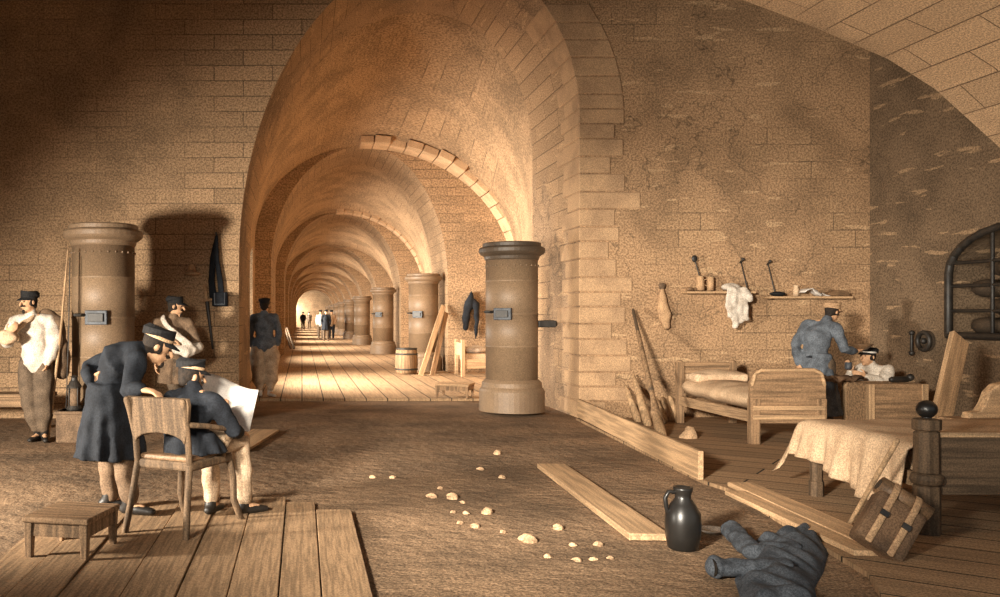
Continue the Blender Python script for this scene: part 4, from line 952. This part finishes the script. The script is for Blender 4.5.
# papers, cup, book on the second shelf
z2 = wallthing(0, 296, .13).z
m = MB(); rows = [[(.30*(i/10-.5)*2*.6, -.14+.28*j/6, .05+.05*math.sin(i*.5)-(.06 if j == 0 and i > 3 and i < 7 else 0)) for j in range(7)] for i in range(11)]
for i in range(10):
    for j in range(6): m.quad([rows[i][j], rows[i+1][j], rows[i+1][j+1], rows[i][j+1]])
o = m.build('papers', 'paper', None, (wallthing(812, 290, .13).x, WY-.13, z2), smooth=True, solid=.01); tag(o, 'curled pale papers in the middle of the right wall shelf', 'paper')
m = MB(); m.prism([(-.16, 0), (.16, 0), (.15, .05), (.0, .085), (-.13, .04)], -.08, .08, 'Y'); o = m.build('book', 'leather', None, (wallthing(835, 290, .13).x, WY-.13, z2), bevel=.006); tag(o, 'brown folded packet at the right end of the right wall shelf', 'book')
m = MB().lathe([(.035, 0), (.04, .08), (.03, .12), (.036, .15), (.03, .15), (.02, .05)], 16).build('cup', 'pillow', None, (wallthing(796, 290, .13).x, WY-.13, z2), smooth=True); tag(m, 'small pale cup standing left of the papers on the right shelf', 'cup')
m = MB(); m.ball((0, 0, .03), (.11, .07, .035)); o = m.build('hat', 'cap', None, (wallthing(777, 290, .13).x, WY-.13, z2), smooth=True, disp=.02); tag(o, 'dark soft bundle at the left end of the right wall shelf', 'bundle')
# hanging pouch
t = thing('leather_pouch', 'long tied leather pouch hanging on the wall above the stacked arms', 'pouch', wallthing(662, 285, .06))
m = MB(); m.tube([(0, 0, -.06), (0, 0, -.2), (.03, -.01, -.42), (.06, 0, -.60)], [(.03, .025), (.07, .045), (.09, .055), (.05, .03)], 16, (1, 0, 0)); m.build('bag', 'strap', t, voxel=.011, disp=.02, dsc=10)
m = MB(); m.tube([(0, 0, -.07), (0, 0, .0)], [(.025, .02), (.055, .03)], 12, (1, 0, 0)); m.build('neck', 'brown', t, smooth=True)
# ring and bolt on side wall
t = thing('iron_ring', 'round iron ring plate fixed to the dark wall left of the arched window', 'ring', (7.88, 10.85*1.0, EYE-(341-VY)*11.4/F))
t.location.y = (7.95)*F/(929-VX)
m = MB(); rg = []
for a in range(28):
    th = 2*math.pi*a/28; c_ = V3(0, .11*math.cos(th)*1.0, .11*math.sin(th)); rg.append([c_+(c_.normalized()*math.cos(b_)+V3(1, 0, 0)*math.sin(b_))*.028 for b_ in [2*math.pi*j/8 for j in range(8)]])
m.rings(rg, closed=True); m.ball((0, 0, 0), .04); m.build('ring', 'iron', t, smooth=True)
m = MB().lathe([(.13, 0), (.13, .03), (.06, .035)], 24, (.06, 0, 0), (-1, 0, 0)); m.build('plate', 'sack', t)
m = MB(); m.tube([(0, 0, -.13), (0, 0, .13)], .02, 8); m.ball((0, 0, .13), .035); m.ball((0, 0, -.13), .035); o = m.build('iron_bolt', 'iron', None, (7.88, 7.95*F/(917-VX), EYE-(343-VY)*11.6/F), smooth=True); tag(o, 'upright dark iron bolt on the wall just left of the round ring', 'bolt')
# left wall: sword, belt with pouch, ornament
t = thing('sword', 'sheathed sword with pale hilt hanging on the left wall near the arch', 'sword', wallthing(205, 286, .06), rot=(0, math.radians(-7), 0))
m = MB(); m.tube([(0, 0, 0), (0, 0, -.19)], [(.032, .022), (.024, .02)], 12); m.build('hilt', 'strap', t, smooth=True)
m = MB(); m.tube([(-.08, 0, -.20), (.08, 0, -.20)], .02, 10); m.build('crossguard', 'strap', t, smooth=True)
m = MB(); m.tube([(0, 0, -.2), (0, 0, -.88)], [(.028, .014), (.014, .01)], 10, (1, 0, 0)); m.build('scabbard', 'iron', t, smooth=True)
t = thing('belt_with_pouch', 'dark cross-belts with a blue-edged cartridge pouch hanging from a nail', 'belt', wallthing(216.5, 236, .07))
m = MB(); m.tube([(0, 0, 0), (-.05, 0, -.3), (-.07, 0, -.62), (-.05, 0, -.85)], [(.02, .012), (.04, .012), (.045, .012), (.05, .012)], 10, (1, 0, 0)); m.build('strap', 'navy', t, smooth=True)
m = MB(); m.tube([(0, 0, 0), (.01, -.01, -.35), (.05, -.01, -.62), (.07, -.01, -.82)], [(.02, .012), (.03, .012), (.04, .012), (.04, .012)], 10, (1, 0, 0)); m.build('strap', 'navy', t, smooth=True)
m = MB(); m.box((.05, -.02, -.88), (.22, .08, .20)); pc = m.build('pouch', 'navy', t, bevel=.02)
m = MB(); m.tube([(-.02, -.065, -.80), (-.02, -.065, -.95), (.12, -.065, -.95), (.12, -.065, -.80)], .009, 8); m.build('edging', 'blue', pc, smooth=True)
m = MB(); m.tube([(.0, .06, .0), (.0, -.06, .04)], .014, 8); m.build('nail', 'iron', t, smooth=True)
m = MB(); m.lathe([(.03, .02), (.10, .0), (.12, -.02), (.06, -.04)], 20, (0, 0, -.02)); m.lathe([(.05, 0), (.055, .03), (.03, .08), (.01, .1)], 16); m.tube([(0, .06, .05), (0, 0, .08)], .012, 8); o = m.build('oil_lamp', 'strap', None, wallthing(192, 271, .12), smooth=True); tag(o, 'small hanging oil lamp high on the shaded left wall', 'lamp')
# gallery: coat and hat hanging on the pier
t = thing('hanging_jacket', 'dark blue jacket hanging on the gallery wall left of the large stove', 'jacket', Q(471, 294, Yk[1]-.1))
m = MB(); m.tube([(0, 0, 0), (-.03, 0, -.2), (-.12, 0, -.5), (-.14, 0, -.85)], [(.05, .05), (.12, .07), (.10, .06), (.07, .05)], 14, (1, 0, 0)); m.tube([(.03, 0, -.15), (.12, -.02, -.25), (.14, -.02, -.45), (.12, 0, -1.1)], [(.06, .05), (.1, .06), (.07, .05), (.03, .03)], 12, (1, 0, 0)); m.build('cloth', 'navy', t, voxel=.02, disp=.03)
m = MB(); m.tube([(0, .12, .0), (0, -.06, .05)], .02, 8); m.build('peg', 'iron', t, smooth=True)
# lantern on the left stove's footing
LL = thing('lantern', 'small dark lantern standing low beside the left stove', 'lantern', (-2.62, 10.36, .36))
m = MB(); m.lathe([(.085, 0), (.09, .02), (.075, .05)], 16); m.lathe([(.08, .25), (.085, .27), (.04, .34), (.035, .37), (.05, .38), (.01, .40)], 16); m.build('frame', 'iron', LL, smooth=False)
for k in range(4):
    m = MB(); a = math.pi/4+math.pi/2*k; m.tube([(.07*math.cos(a), .07*math.sin(a), .04), (.07*math.cos(a), .07*math.sin(a), .26)], .008, 6); m.build('frame_bar', 'iron', LL, smooth=True)
m = MB().lathe([(.06, .04), (.062, .15), (.055, .26)], 16); m.build('glass', 'brown', LL, smooth=True)
m = MB(); m.box((0, 0, .18), (.34, .34, .36)); m.box((0, 0, .34), (.38, .38, .04)); o = m.build('stone_block', 'brown', None, (-2.62, 10.36, 0), bevel=.015); tag(o, 'square stone block under the lantern by the left stove', 'block')
# bench behind the soldier
BN = thing('wall_bench', 'low wooden bench against the left wall behind the leaning soldier', 'bench', (-4.25, 11.4, 0))
m = MB(); m.box((0, 0, .44), (2.2, .4, .05)); m.build('seat', 'wood', BN, bevel=.01)
for x in (-.9, .9):
    m = MB(); m.box((x, 0, .21), (.06, .34, .42)); m.build('leg', 'woodz', BN, bevel=.006)
m = MB(); m.box((0, -.15, .36), (2.0, .03, .12)); m.build('apron', 'wood', BN)
